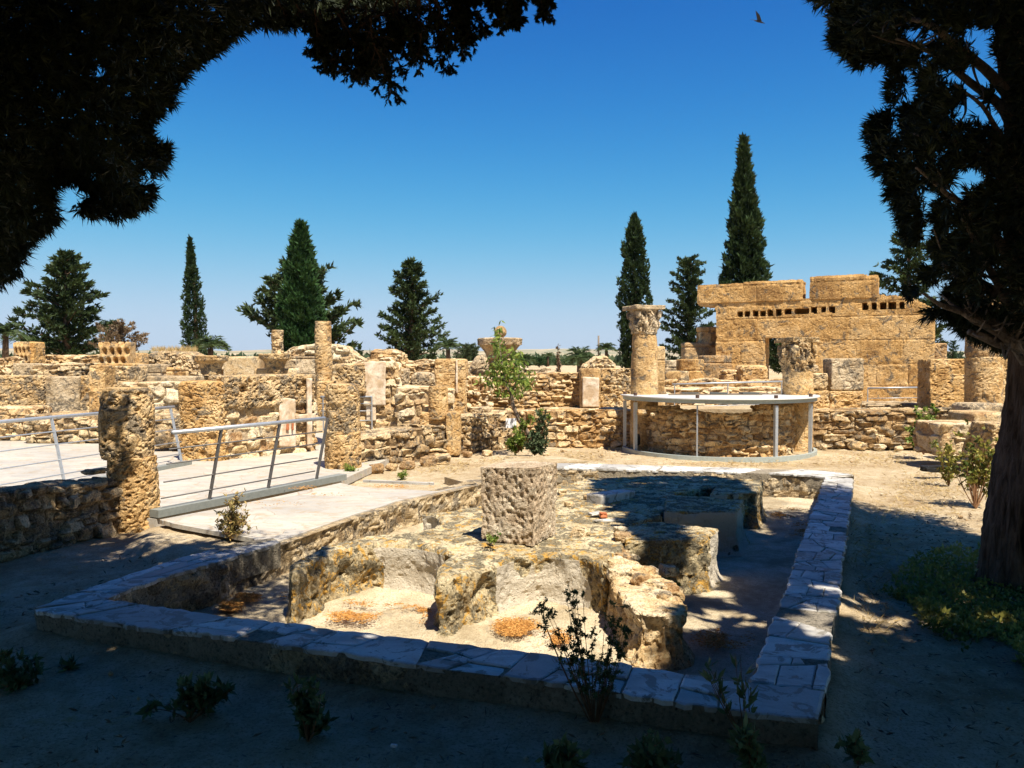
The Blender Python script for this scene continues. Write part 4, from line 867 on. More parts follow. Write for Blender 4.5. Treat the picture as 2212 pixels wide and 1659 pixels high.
W('low wall with pale flat top beside the right hand rose bush', 'wall', 'rubpale', 2036, 2150, 916, 985, 12.0, .9, 'rubble', name='rubble_wall', sw=.4, sh=.25)
W('dark end block half hidden behind the trunk', 'stone block', 'goldlich', 2144, 2250, 916, 1000, 11.4, .6, amp=1.2)
# plaster patches are parts of the walls they cling to
def patch(parent, x0, x1, yt, yb, Y, Y1=None, th=.05, mat='plaster', name='plaster_patch'):
    return rwall(name, M[mat], x0, x1, yt, yt, yb, yb, Y, Y1 or Y, th, 'slab', rnd=.015, parent=parent, topn=.05)
patch(cw, 605, 640, 862, 965, 13.14, 13.38, .04); patch(cw, 666, 676, 815, 968, 13.52, 13.6, .05); patch(cw, 640, 684, 892, 905, 13.35, 13.65, .05)
patch(cw, 619, 626, 910, 930, 13.2, 13.24, .03, 'tile', 'tile_inlay'); patch(cw, 631, 636, 910, 930, 13.27, 13.3, .03, 'tile', 'tile_inlay')
patch(pw, 785, 833, 778, 876, 14.62); patch(pw, 790, 812, 874, 910, 14.64)
for o in COL.objects:
    if o.get('label') == 'pier with a flat pale plaster face right of the coursed wall': patch(o, 1258, 1294, 815, 880, 16.94)
    if o.get('label') == 'square golden pier with a white plaster seam': patch(o, 984, 989, 776, 850, 14.85, None, .05)

# drums, columns and capitals
def volute_caps(V): return V
column('broken_column', M['gold'], 699, 37, 694, 850, 15.2, label='tall broken column of golden stone rising above the ruins', cat='column', res=.024)
column('broken_column', M['goldlich'], 600, 26, 713, 766, 17.4, label='short broken column standing on the flared capital', cat='column', res=.024, amp=1.2)
column('half_drum', M['gold'], 946, 44, 834, 892, 13.9, label='dark golden drum standing on the front wall block', cat='column drum', res=.02)
def cap_plain(label, px, w, yt, yb, Y, mat='goldlich', wb=.55, fn=None, nm='column_capital'):
    b = P(px, yb, Y); t = P(px, yt, Y)[2]; r = w / F * Y / 2; h = t - b[2]
    return lathe(nm, M[mat], b, [(b[2], r*wb), (b[2]+h*.3, r*wb*1.05), (b[2]+h*.6, r*(wb*.45+.55*.8)), (b[2]+h*.74, r*.97), (t-.015, r), (t, r*.94)], res=.022, amp=.9, fn=fn, label=label, cat='capital')
cap_plain('flared plain capital carrying the short broken column', 594, 68, 764, 806, 16.9)
cap_plain('wide flared capital below the thin cypress', 456, 74, 768, 808, 16.9)
def carved(label, x0, x1, yt, yb, Y, mat, th=.45):
    o = rwall('carved_block', M[mat], x0, x1, yt, yt, yb, yb, Y, Y, th, 'slab', res=.018, rnd=.05, label=label, cat='carved block',
              cut=lambda u, f: np.where(True, .0, 0) + .0)
    me = o.data; V = np.zeros(len(me.vertices) * 3); me.vertices.foreach_get('co', V); V = V.reshape(-1, 3)
    w_ = V[:, 0].max() - V[:, 0].min(); h_ = V[:, 2].max(); u = (V[:, 0] - V[:, 0].min()) / w_ * 4.2; v = V[:, 2] / h_ * 2.6; row = np.floor(v); uu = u + .5 * (row % 2)
    d = 1 - np.clip(np.hypot((uu - np.floor(uu) - .5) * 2.6, (v - row - .5) * 2.1), 0, 1); fr = V[:, 1] < V[:, 1].min() + .12
    V[:, 1] += np.where(fr, .13 * np.clip(d * 1.8, 0, 1), 0); me.vertices.foreach_set('co', V.ravel()); me.update(); return o
carved('carved block with rows of diamond shaped hollows behind the corridor', 211, 275, 738, 790, 17.9, 'gold')
carved('fragment of a carved block with wavy hollows near the left edge', 27, 60, 738, 785, 19.0, 'gold')
W('dressed stone joined to the wavy carved fragment near the left edge', 'stone block', 'wallgold', 59, 74, 738, 790, 19.1, .5, amp=.5)
W('grey stepped block under the wavy carved fragment', 'stone block', 'grey', 26, 76, 785, 830, 18.5, .5, amp=.6)
W('wide dressed block under the diamond carved block', 'stone block', 'gold', 207, 290, 785, 810, 17.3, .7, amp=.7)
def capital_carved(parent, px, Y, yt, yb, wt, wb, mat, seed, damage=.0):
    b = P(px, yb, Y); t = P(px, yt, Y)[2]; h = t - b[2]; r0 = wb / F * Y / 2; r1 = wt / F * Y / 2
    def fn(a, z, r):
        v = (z - b[2]) / h; l1 = np.clip(np.cos(8 * a) , -.3, 1) * np.exp(-((v - .30) / .13) ** 2); l2 = np.clip(np.cos(8 * a + math.pi), -.3, 1) * np.exp(-((v - .58) / .14) ** 2)
        q = np.stack([a.ravel() * 2, v.ravel() * 3, a.ravel() * 0 + seed], 1)
        return (.055 * l1 + .06 * l2 - .03 * np.clip(np.sin(24 * a + 3 * np.sin(9 * v)), 0, 1) * (v > .08) * (v < .8)) + .03 * fbm(q, 1.5, 3, seed).reshape(a.shape)
    lathe('capital', M[mat], b, [(b[2], r0), (b[2]+h*.1, r0*1.04), (b[2]+h*.4, r0*1.12), (b[2]+h*.7, r0*.45+r1*.5), (b[2]+h*.84, r1*.86), (b[2]+h*.86, r1*.7)], res=.014, amp=.8 + damage, fn=fn, parent=parent)
    m = MB(); V, Q = gridbox(2 * r1, 2 * r1, h * .15, .02); V[:, 1] -= r1
    e = np.maximum(np.abs(V[:, 0]), np.abs(V[:, 1])) / r1; k = 1 - .13 * (1 - np.minimum(np.abs(V[:, 0]), np.abs(V[:, 1])) / r1) ** 1.5; V[:, :2] *= (k * (1 - damage * .1))[:, None]
    A_ = math.radians(16); R = np.array([[math.cos(A_), math.sin(A_), 0], [-math.sin(A_), math.cos(A_), 0], [0, 0, 1]]); V = V @ R + [b[0], b[1], b[2] + h * .85]
    V, A = disp(V, Q, V, 'pit', seed, .5 + damage); m.add(V, Q, A); m.build('abacus', M[mat], parent)
    for i in range(4):
        m = MB(); a = math.pi / 4 + i * math.pi / 2 + A_; d = np.array([math.cos(a), math.sin(a), 0]); c = np.array([b[0], b[1], b[2] + h * .68]) + d * r1 * .98
        stone(m, c, (.12, .09, .16), seed + i, None, 1, a + 1.57); stone(m, c - d * .07 - [0, 0, h * .22], (.11, .09, .15), seed + 9 + i, None, 1, a); m.build('volute', M[mat], parent)
c1b = P(1391, 966, 14.95); t1 = thing('carved_column', c1b, label='tall weathered column with a carved leaf capital left of the round well', cat='column')
r1 = 59 / F * 14.95 / 2; zt = P(1391, 716, 14.95)[2]
lathe('shaft', M['gold'], c1b, [(c1b[2]-.1, r1*1.02), (1.2, r1), (zt-.25, r1*.92), (zt-.06, r1*.86), (zt, r1*.9)], res=.02, amp=.45, parent=t1)
capital_carved(t1, 1391, 14.95, 661, 722, 70, 54, 'grey', 61)
m = MB()
for (px, py) in [(1404,806),(1406,826),(1381,834)]: stone(m, P(px, py, 15.6 - r1 * .93), (.09, .04, .09), 3, (.0, 1, .5))
c2b = P(1722, 972, 14.8); t2 = thing('carved_column', c2b, label='shorter column with a broken blackened capital right of the round well', cat='column')
r2 = 64 / F * 14.8 / 2; zt = P(1722, 800, 14.8)[2]
lathe('shaft', M['gold'], c2b, [(c2b[2]-.1, r2*1.05), (1.0, r2), (zt, r2*.98)], res=.02, amp=.55, parent=t2)
capital_carved(t2, 1721, 14.8, 729, 803, 74, 62, 'goldlich', 83, 1.0)
c4b = P(1082, 965, 16.0); t4 = thing('ball_topped_pillar', c4b, label='pillar of thin tiles with a flared capital and a stone ball on top', cat='pillar')
rwall('tile_core', M['rubble'], 1058, 1108, 768, 768, 975, 975, 15.8, 15.8, .42, 'rubble', parent=t4, sw=.4, sh=.055, res=.018)
b = P(1080, 772, 16.0); z2 = P(1080, 730, 16)[2]; r4 = 90 / F * 16 / 2; h = z2 - b[2]
lathe('flared_capital', M['grey'], b, [(b[2], r4*.6), (b[2]+h*.3, r4*.7), (b[2]+h*.6, r4*.9), (b[2]+h*.64, r4), (z2-.02, r4*1.02), (z2, r4*.94)], res=.022, parent=t4, sq=lambda a, z: 1 + .07 * np.cos(4 * a) ** 2)
m = MB(); V, Q = gridbox(2, 2, 2, .16); V = V - [0, 1, 1]; V = V / np.linalg.norm(V, axis=1, keepdims=True) * .125; V += P(1081, 717, 16); V, A = disp(V, Q, V, 'pit', 9, .2); m.add(V, Q, A); m.build('stone_ball', M['goldlich'], t4)
c3 = P(2124, 880, 14.3); t3 = thing('tall_column', c3, label='thick golden column in two drums at right, its top hidden by branches', cat='column')
r3 = 74 / F * 14.3 / 2; za, zb_ = P(2124, 771, 14.3)[2], P(2124, 640, 14.3)[2]
lathe('lower_drum', M['gold'], c3, [(c3[2]-.1, r3), (za-.02, r3*.99), (za, r3*.92)], res=.022, amp=.7, parent=t3)
lathe('upper_drum', M['beam'], c3 + [-.03, 0, 0], [(za, r3*.88), (za+.08, r3*.92), (zb_, r3*.9)], res=.022, amp=.8, parent=t3)
# tall ashlar wall with doorway and square holes
def tallwall():
    A0 = P(1500, 778, 19.9)[:2]; A1 = P(2024, 778, 17.4)[:2]; Lw = np.linalg.norm(A1 - A0); d = (A1 - A0) / Lw; n = np.array([-d[1], d[0]]); st = .028
    nu = int(Lw / st); z0 = .45; z1 = 4.1; nv = int((z1 - z0) / st); U = np.linspace(0, Lw, nu + 1); Zc = np.linspace(z0, z1, nv + 1)
    uc, zc = np.meshgrid((U[1:] + U[:-1]) / 2, (Zc[1:] + Zc[:-1]) / 2, indexing='ij')
    def px(u, z, off=0): W_ = np.stack([A0[0] + d[0] * u + n[0] * off, A0[1] + d[1] * u + n[1] * off, z], -1); return proj(W_)
    X, Yp, _ = px(uc, zc)
    out = [(1546,950),(1546,661),(1509,661),(1509,619),(1733,605),(1733,648),(1752,648),(1752,600),(1896,595),(1896,637),(1965,641),(2018,668),(2020,950)]
    mask = inpoly(X, Yp, out) & ~((X > 1650) & (X < 1750) & (Yp > 728))
    th = 6; S = .6; ids = {}; Qs = []
    I = np.arange((nu + 1) * (nv + 1)).reshape(nu + 1, nv + 1); nl = I.size; ui, vi = np.meshgrid(U, Zc, indexing='ij')
    layers = [np.stack([A0[0] + d[0] * ui.ravel() + n[0] * S * k / th, A0[1] + d[1] * ui.ravel() + n[1] * S * k / th, vi.ravel()], 1) for k in range(th + 1)]
    i, j = np.nonzero(mask); Qs.append(np.stack([I[i, j], I[i + 1, j], I[i + 1, j + 1], I[i, j + 1]], 1)); Qs.append((np.stack([I[i, j], I[i, j + 1], I[i + 1, j + 1], I[i + 1, j]], 1)) + nl * th)
    pm = np.pad(mask, 1)
    for di, dj in ((-1, 0), (1, 0), (0, -1), (0, 1)):
        k_ = mask & ~pm[1 + di:1 + di + nu, 1 + dj:1 + dj + nv]; i, j = np.nonzero(k_)
        if di == -1: a, b_ = I[i, j + 1], I[i, j]
        if di == 1: a, b_ = I[i + 1, j], I[i + 1, j + 1]
        if dj == -1: a, b_ = I[i, j], I[i + 1, j]
        if dj == 1: a, b_ = I[i + 1, j + 1], I[i, j + 1]
        for k in range(th): Qs.append(np.stack([b_ + nl * k, a + nl * k, a + nl * (k + 1), b_ + nl * (k + 1)], 1))
    V = np.vstack(layers); Q = np.vstack(Qs); used = np.unique(Q); mp = -np.ones(len(V), int); mp[used] = np.arange(len(used)); lay = used // nl; V = V[used]; Q = mp[Q]
    u = (V[:, :2] - A0) @ d; L = np.stack([u, V[:, 0] * 0, V[:, 2]], 1); N = vnormals(V, Q)
    X, Yp, _ = proj(V)
    rows = np.array([0, .62, 1.12, 1.66, 2.2, 2.52, 3.0, 3.6]) + z0 + .02; row = np.searchsorted(rows, V[:, 2]); lo = np.r_[-1, rows][row]; hi = np.r_[rows, 9][row]
    sw = .55 + .6 * hsh(row, row * 0, row * 0, 4); uu = u / sw + 5 * hsh(row, row * 0, row * 0, 8); c = np.floor(uu); e = np.minimum(np.minimum(uu - c, 1 - uu + c) * sw, np.minimum(V[:, 2] - lo, hi - V[:, 2])); g = sstep(0, .03, e)
    A = np.full((len(V), 3), .4); A[:, 0] = .35 + .4 * hsh(c, row, row * 0, 11); A[:, 1] = .40 + .6 * np.maximum(g, sstep(-.15, .1, fbm(V, 3.1, 3, 44)))
    dd = .006 * g * (1 + hsh(c, row, row * 0, 3)) + .014 * fbm(V, 5, 3, 4) - .008 * (1 - sstep(0, .12, np.abs(fbm(V, 9, 3, 14)))) + .026 * np.minimum(0, fbm(V, 9, 3, 5)) * (hsh(c, row, row * 0, 6) > .4)
    beam = (V[:, 2] > P(1736, 650, 18.8)[2]) & (X < 1897); dd += np.where(beam & (N @ np.r_[n, 0] < 0), .022, 0); A[:, 0] -= np.where(beam, .28, 0) - .25 * fbm(V, 1.4, 3, 71)
    V = V + N * dd[:, None]
    holes = [(1593,1602,674,684),(1610,1618,673,683),(1628,1637,672,682),(1644,1653,672,682),(1660,1669,671,681),(1678,1686,670,680),(1697,1707,668,678),(1717,1746,668,677),(1754,1764,665,675),(1774,1783,664,674),(1792,1802,664,674),
             (1863,1873,656,668),(1884,1893,656,668),(1901,1912,655,667),(1920,1934,654,666),(1944,1953,654,666)]
    fr = lay == 0
    for a, b_, t, bo in holes:
        k = fr & (X > a - .6) & (X < b_ + .6) & (Yp > t - .6) & (Yp < bo + .6); V[k, :2] += n * .34
    t = mk('ashlar_wall', V, Q, M['wallgold'], None, A, label='tall golden ashlar wall with a doorway and a row of small square holes', cat='wall', smooth=False)
    return t
tw = tallwall()
# streaks of lime below the holes, fallen plaster
# ================================================================== ROUND WELL WITH STEEL COVER
wc = np.array([(1549 - CX) / F * 14.95, 14.95]); 
def arc(r, a0, a1, n): a = np.linspace(a0, a1, n); return np.stack([wc[0] + r * np.cos(a), wc[1] + r * np.sin(a)], 1)
ribbon_wall_pts = [tuple(p) for p in arc(1.36, math.pi * 1.0, math.pi * 2.0, 30)]
def wellwall():
    pts = np.array(ribbon_wall_pts); sl = np.r_[0, np.cumsum(np.linalg.norm(np.diff(pts, axis=0), axis=1))]; Lg = sl[-1]
    V, Q = gridbox(Lg, .35, .86, .022); s = V[:, 0] + Lg / 2; a = math.pi + s / Lg * math.pi; r = 1.36 - V[:, 1]; L = V.copy()
    zt = .86 + .10 * fbm(np.stack([s, V[:, 1], s * 0], 1), 1.7, 3, 4) - .09 * np.exp(-((s / Lg - .45) / .2) ** 2) + .06 * sstep(.6, .7, s / Lg); z = V[:, 2] / .86 * zt; L[:, 2] = z
    Wd = np.stack([wc[0] + r * np.cos(a), wc[1] + r * np.sin(a) + 0, z - .02], 1); Wd, A = disp(Wd, Q, L, 'rubble', 15, 1, .22, .11)
    A[:, 1] = np.where(z < .35, np.maximum(A[:, 1], .6), A[:, 1])
    return mk('well_wall', Wd, Q, M['rubble'], None, A, smooth=False, label='half round rubble well wall under the steel cover between the two carved columns', cat='well')
wellwall()
for i, (px, py, s) in enumerate([(1452,893,.16),(1497,897,.18),(1386,890,.2),(1645,882,.3),(1410,895,.1),(1680,888,.22),(1630,880,.14),(1560,898,.12)]):
    one('loose_stone', ['rounded stone on the left part of the well wall', 'largest rounded stone on the middle of the well wall', 'pale stone on the left end of the well wall', 'big flat stone on the right part of the well wall', 'little stone near the left end of the well wall', 'stone at the right end of the well wall', 'stone left of the big flat stone on the well wall', 'small stone in the middle of the well wall'][i], 'stone', P(px, py, 13.85), s, 'rubble', 'loose stones on the well wall')
cv = thing('well_cover', [wc[0], wc[1], 0], label='half round steel framed cover with posts standing over the rubble well', cat='cover')
R_ = 1.76; zt = 1.02
def band(name, r0, r1, z0, z1, mat, n=64, a0=math.pi, a1=2 * math.pi):
    a = np.linspace(a0, a1, n); V = []
    for r, z in ((r0, z0), (r1, z0), (r1, z1), (r0, z1)): V.append(np.stack([wc[0] + r * np.cos(a), wc[1] + r * np.sin(a), np.full(n, z)], 1))
    V = np.vstack(V); q = np.arange(n - 1); Q = np.vstack([np.stack([q + i * n, q + 1 + i * n, q + 1 + ((i + 1) % 4) * n, q + ((i + 1) % 4) * n], 1) for i in range(4)])
    Q = np.vstack([Q, [[0, n, 2 * n, 3 * n], [n - 1, 4 * n - 1, 3 * n - 1, 2 * n - 1]]]); return mk(name, V, Q[:, ::-1], M[mat], cv, smooth=False)
band('rim_band', R_ - .03, R_, zt - .065, zt, 'steelpale'); band('base_ring', R_ - .05, R_ + .01, -.02, .065, 'steelpale')
a = np.linspace(math.pi, 2 * math.pi, 60); V = np.vstack([np.stack([wc[0] + (R_ + .05) * np.cos(a), wc[1] + (R_ + .05) * np.sin(a), np.full(60, z)], 1) for z in (zt + .004, zt + .022)])
q = np.arange(59); Qw = np.vstack([np.stack([q, q + 1, q + 61, q + 60], 1), [[59, 0, 60, 119]]]); bmv = [np.vstack([V, [[wc[0], wc[1], zt + .004], [wc[0], wc[1], zt + .022]]])]
T = np.vstack([np.stack([q + 60, q + 61, np.full(59, 121)], 1), np.stack([q + 1, q, np.full(59, 120)], 1)]); mk('cover_sheet', bmv[0], [Qw, T], M['lid'], cv, smooth=False)
for px in (1350, 1373, 1507, 1677, 1752):
    X = (px - CX) / F; # intersect ray with front half of the circle
    lo, hi = 13.1, 14.95; best = min(np.linspace(lo, hi, 400), key=lambda Y: abs(math.hypot(X * Y - wc[0], Y - wc[1]) - (R_ - .05)))
    c = np.array([X * best, best]); m = MB(); wd = .022 if px == 1507 else .055; m.box([c[0], c[1], zt / 2 - .05], (wd, wd, zt - .10), math.atan2(c[1] - wc[1], c[0] - wc[0])); p = m.build('post', M['steel'], cv, smooth=False)
    m = MB(); m.tube([[c[0], c[1], zt + .02], [c[0], c[1], zt + .075]], .032, 10); m.build('bolt_cap', M['rust'], cv, smooth=False)
def plate(label, px, py, Y, s, mat, rz, z=0):
    m = MB(); c = P(px, py, Y); c[2] = zt + .03 + z; m.box(c, s, rz); m.build('cover_board' if mat == 'wood' else 'flat_sheet', M[mat], None, smooth=False, label=label, cat='board' if mat == 'wood' else 'sheet')
plate('long grey plank lying across the round well cover', 1545, 850, 14.6, (1.7, .12, .02), 'wood', .03)
plate('plank lying behind the long plank on the well cover', 1640, 848, 14.85, (1.1, .1, .02), 'wood', -.04)
plate('dark sheet lying on the left part of the well cover', 1490, 849, 14.7, (.34, .16, .02), 'plate', .1, .025)
plate('dark sheet lying on the middle of the well cover', 1552, 849, 14.65, (.3, .16, .03), 'plate', -.1, .025)
plate('dark sheet lying on the right part of the well cover', 1618, 848, 14.7, (.32, .18, .03), 'plate', .15, .025)
flatpoly('terrace_floor', g2([(1436,884),(1436,856),(1700,856),(1900,862),(1900,884)], .70), .70, .1, M['ground'], kind='structure', label='pale paved terrace behind the round well')
W('small rough black block left of the well wall', 'plastic bag', 'goldlich', 1372, 1384, 938, 962, 14.5, .15, 'pit', name='dark_block', rnd=.06, res=.015)
COL.objects[-1].data.materials[0] = M['black']  # small rough box coloured plain black
m = MB(); m.box(P(1104, 914, 14.4), (.19, .02, .17), .1); m.build('paper_sign', M['paper'], None, smooth=False, label='small white board leaning on the front wall by the small tree', cat='sign')
one('dark_lump', 'short black lump lying under the right hand rose bushes', 'log', P(2018, 1012, 11.2), (.42, .16, .12), 'grey', flat=.3, ang=.1); COL.objects[-1].data.materials[0] = M['black']  # flat stone-shaped lump, recoloured plain black
# stones at wall feet
fs = [(790,1015,.22,'large pale stone at the foot of the right column stump'),(762,1030,.12,'small pale stone in front of the right column stump'),(812,1018,.26,'flat pale stone at the foot of the front wall'),(845,1013,.2,'stone under the middle of the front wall'),(880,1010,.24,'broad stone where the front wall ends'),
      (925,1003,.3,'flat layered stone beside the golden pillar stone'),(955,998,.3,'long flat stone in front of the golden pillar stone'),(1010,985,.2,'whitish stone at the foot of the wall left of the small tree'),(1050,982,.18,'stone near the bush at the small tree'),
      (1778,968,.2,'rounded stone right beside the well cover'),(1765,962,.24,'stone behind the right post of the well cover'),(1850,968,.34,'long flat stone lying before the right front wall'),(1900,970,.22,'stone before the middle of the right front wall'),(1940,972,.16,'small stone before the right end of the front wall'),
      (205,1150,.14,'stone on the ground under the shaded rubble wall'),(385,1140,.1,'pale pebble near the corner of the paving'),(410,1150,.12,'pale flat stone between the column and the basin'),(355,1135,.1,'stone close to the foot of the left column'),(488,1172,.13,'white rounded stone on the kerb below the small plant'),
      (437,1170,.16,'dark stone beside the small plant'),(1215,975,.1,'pebble on the path right of the small tree'),(1300,985,.08,'little stone on the path left of the well cover'),(2075,1118,.06,'little stone below the rose stems'),(1180,985,.12,'stone by the bush')]
for px, py, s, lb in fs:
    g = G(px, py, 0.02 if py > 1030 else .03); one('loose_stone', lb, 'stone', g + [0, 0, s * .15], s, 'rubpale' if s < .23 else 'rubble', 'loose stones along the walls', flat=.65)
m = MB(); m.box(G(1040, 985, .1) * 0 + G(860, 1042, .13), (.95, .05, .03), -.25); m.build('stone_edging', M['slab'], None, smooth=False, label='narrow grey marble edging on the paving behind the railing beam', cat='edging')
# small bits of litter in the shade
for i, (px, py, s) in enumerate([(430,1434,.025),(1411//2*1+140,1610,.03)]):
    m = MB(); m.tube([G(px, py, .025), G(px + 12, py + 2, .025)], .008, 6); m.build('paper_scrap', M['paper'], None, label=['tiny white paper scrap on the shaded ground at left', 'small white paper roll on the shaded ground near the bottom'][i], cat='litter')
# pebbles and straw as ground stuff
m = MB(); rp = np.random.default_rng(3)
for i in range(900):
    if i < 500: p = np.array([rp.uniform(-6, 7), rp.uniform(2.6, 15), 0.0])
    else: px, py = rp.uniform(780, 1340), rp.uniform(975, 1030); p = G(px, py, 0)
    if inpoly(p[0], p[1], outer) or (p[0] < -1.2 and 6.4 < p[1] < 17): continue
    s = .006 + .02 * rp.random() ** 2; o = np.array([[1,0,0],[-1,0,0],[0,1,0],[0,-1,0],[0,0,.7],[0,0,-.7]]) * s * (1 + .4 * rp.normal(size=(6, 3))) + p + [0, 0, s * .3 + .01]
    m.add(o, [[0,2,4],[2,1,4],[1,3,4],[3,0,4],[2,0,5],[1,2,5],[3,1,5],[0,3,5]], (rp.random(), 1, .5))
m.build('gravel', M['rubpale'], None, kind='stuff', label='small pebbles strewn over the sandy ground')
pp = []; 
for (px, py, rx, ry, k) in [(1880,1180,60,60,300),(2000,1050,70,30,500),(1900,990,110,14,500),(1960,1100,120,30,400),(1250,985,90,10,300),(1560,1003,250,5,400),(950,1010,90,12,300),(1840,1110,12,90,300),(1100,995,80,8,200),(2050,1250,90,50,200),(1880,1320,60,60,400)]:
    q = rp.normal(size=(k, 2)) * .6; pp += [G(px + a * rx, py + b_ * ry, .015) for a, b_ in q]
pp = np.array([p for p in pp if not inpoly(p[0], p[1], outer)]); V, Q, A = tufts(pp, unit(rp.normal(size=pp.shape) * [1, 1, .25] + [0, 0, .12]), .07, .005, 3, .4); mk('dry_grass', V, Q, M['straw'], None, A, smooth=False, kind='stuff', label='dry straw and grass on the sunlit earth')
pp = np.array([P(rp.uniform(330, 425), 757 + 5 * rp.random(), rp.uniform(19.5, 20.6)) for _ in range(260)]); V, Q, A = tufts(pp, np.tile([[0, 0, 1.0]], (len(pp), 1)), .13, .01, 3, .4); mk('dry_grass', V, Q, M['straw'], None, A, smooth=False, kind='stuff', label='dry grass on the crest of the rubble mound')

# ================================================================== FAR TREES
cypress('thin pointed cypress standing alone at left', 424, 514, 800, 58, 42, seed=3, n=5200, lean=-14, prof=[(0,1),(.2,.95),(.45,.88),(.65,.6),(.82,.32),(.93,.14),(1,.0)], wob=.3)
cypress('broad dense bright green cypress behind the tall broken column', 650, 488, 800, 118, 46, 'lfcypb', n=11000, seed=5, prof=[(0,.72),(.2,1),(.42,.86),(.65,.62),(.82,.42),(.92,.22),(1,.0)], wob=.2)
cypress('slim cypress with a bent tip behind the tall carved column', 1369, 466, 800, 76, 44, seed=8, n=7000, lean=2, prof=[(0,.6),(.12,.95),(.5,1),(.8,.68),(.92,.35),(1,.04)], wob=.25)
cypress('tallest cypress standing behind the ashlar wall', 1612, 303, 790, 112, 40, seed=12, n=11000, lean=-6, prof=[(0,.75),(.2,1),(.4,.92),(.62,.62),(.8,.36),(.92,.15),(1,.0)], wob=.26)
conifer('wide ragged conifer at far left above the ruins', 146, 546, 795, 215, 44, 2, nb=64, pw=.62, up=.2, fat=1.15)
conifer('dark conifer half hidden behind the broad bright cypress', 655, 575, 800, 250, 52, 4, nb=64, pw=.5, up=.35, fat=1.1)
conifer('ragged conifer with a pointed top in the middle', 888, 560, 800, 168, 44, 6, nb=64, pw=.6, up=.3, fat=1.2)
conifer('rounded dark conifer left of the ashlar wall', 1487, 556, 800, 120, 38, 9, nb=80, pw=.32, up=.25, fat=1.35, dens=1.2)
conifer('conifer seen behind the right end of the ashlar wall', 1960, 470, 790, 190, 42, 10, nb=64, pw=.55, up=.1, fat=1.0)
conifer('dark conifer seen through the doorway of the ashlar wall', 1705, 640, 815, 130, 30, 15, nb=90, pw=.4, up=.2, fat=1.4, dens=1.3)
conifer('small conifer top peeping over the rubble right of the tall column', 776, 744, 800, 46, 40, 11, nb=30, up=.3)
conifer('small conifer behind the right edge of the ashlar wall', 2030, 712, 800, 30, 36, 21, nb=24, up=.2)
conifer('dry brown fallen conifer beside the diamond carved block', 262, 700, 790, 120, 34, 17, 'lfdead', nb=34, pw=.3, up=.3, group=None, name='dead_conifer', dens=.6)
conifer('round grey green olive tree in the middle distance', 1012, 747, 800, 62, 46, 18, 'lfolive', nb=60, pw=.28, up=.35, group=None, name='olive_tree', fat=1.6)
conifer('low green tree seen in the gap right of the ashlar wall', 2058, 736, 800, 34, 45, 19, 'lfcypb', nb=40, pw=.25, up=.3, group=None, name='round_tree', fat=1.8)
for i, (x, y, r_, y_) in enumerate([(1140,772,40,70),(1165,774,34,75),(1180,772,30,80),(1205,776,26,78)]):
    conifer(['low green bush furthest left on the plain', 'low green bush second from left on the plain', 'low green bush third from left on the plain', 'low green bush furthest right on the plain'][i], x, y, 792, r_, y_, 30 + i, 'lfcypb', nb=30, pw=.2, up=.3, group='low bushes on the plain', name='bush', fat=1.8, dens=.7)
palm('palm with yellowish base at the far left edge', 12, 722, 790, 44, 36, 1, nf=46, up=.3)
palm('palm partly hidden by the wide ragged conifer', 242, 712, 790, 34, 46, 2)
palm('palm behind the foot of the thin cypress', 455, 752, 790, 44, 38, 3, nf=44)
palm('dark palm left of the olive tree', 968, 752, 790, 34, 42, 4)
palm('nearest palm between the pillar and the tall carved column', 1252, 775, 806, 40, 26, 5, nf=50, up=.35)
palm('palm in front of the hills beside the thin pole', 1310, 757, 788, 26, 40, 6, nf=40)
palm('small distant palm right of the ball topped pillar', 1184, 770, 785, 16, 55, 7, nf=26)
palm('low palm fronds behind the small tree', 1130, 782, 806, 30, 28, 8, nf=26)
hp_ = np.array([P(rp.uniform(-200, 2400), 0, rp.uniform(95, 150)) for _ in range(5200)]); hp_[:, 2] = .6 + np.maximum(.15, (.75 + 1.5 * fbm(hp_ * [1, .3, 0], .09, 3, 5))) * rp.random(5200)
V, Q, A = tufts(hp_, np.tile([[0, 0, .8]], (5200, 1)), 1.1, .6, 4, .6); mk('distant_thicket', V, Q, M['lfolive'], None, A, smooth=False, kind='stuff', label='low green thicket on the plain before the hills')
m = MB(); m.tube([P(1293, 800, 40), P(1293, 725, 40)], .05, 6); m.build('utility_pole', M['wood'], None, label='thin pole standing between the two palms on the plain', cat='pole')
shrub('dry_stalk', 'tall dry flower stalk behind the coursed wall', P(1206, 800, 22), [(1206,770,4,34)], 22, 'lfdead', nst=3, nlv=120, L=.08, W=.03, sr=.012, seed=3)

# ================================================================== GARDEN PLANTS
tr = thing('small_tree', P(1150, 968, 13.9), label='young bending fruit tree with drooping fresh leaves left of the round well', cat='tree'); m = MB()
tp = [P(1152, 968, 13.9), P(1140, 935, 13.8), P(1120, 905, 13.7), P(1108, 875, 13.7), P(1104, 850, 13.7), P(1090, 820, 13.7), P(1084, 780, 13.8), P(1077, 720, 13.8)]
m.tube(tp, [.045,.04,.036,.034,.03,.022,.015,.006], 8)
for a_, b_ in [((1104,850),(1128,820)),((1104,850),(1132,790)),((1090,820),(1060,815)),((1088,800),(1062,780)),((1084,780),(1112,760)),((1082,760),(1098,738)),((1128,820),(1145,812)),((1060,815),(1050,826))]:
    m.tube([P(*a_, 13.72), (P(*a_, 13.72) + P(*b_, 13.6)) / 2 + [0, 0, .03], P(*b_, 13.6 + .3 * RNG.random())], [.014,.01,.004], 5)
m.build('trunk', M['barkpale'], tr); pts = []
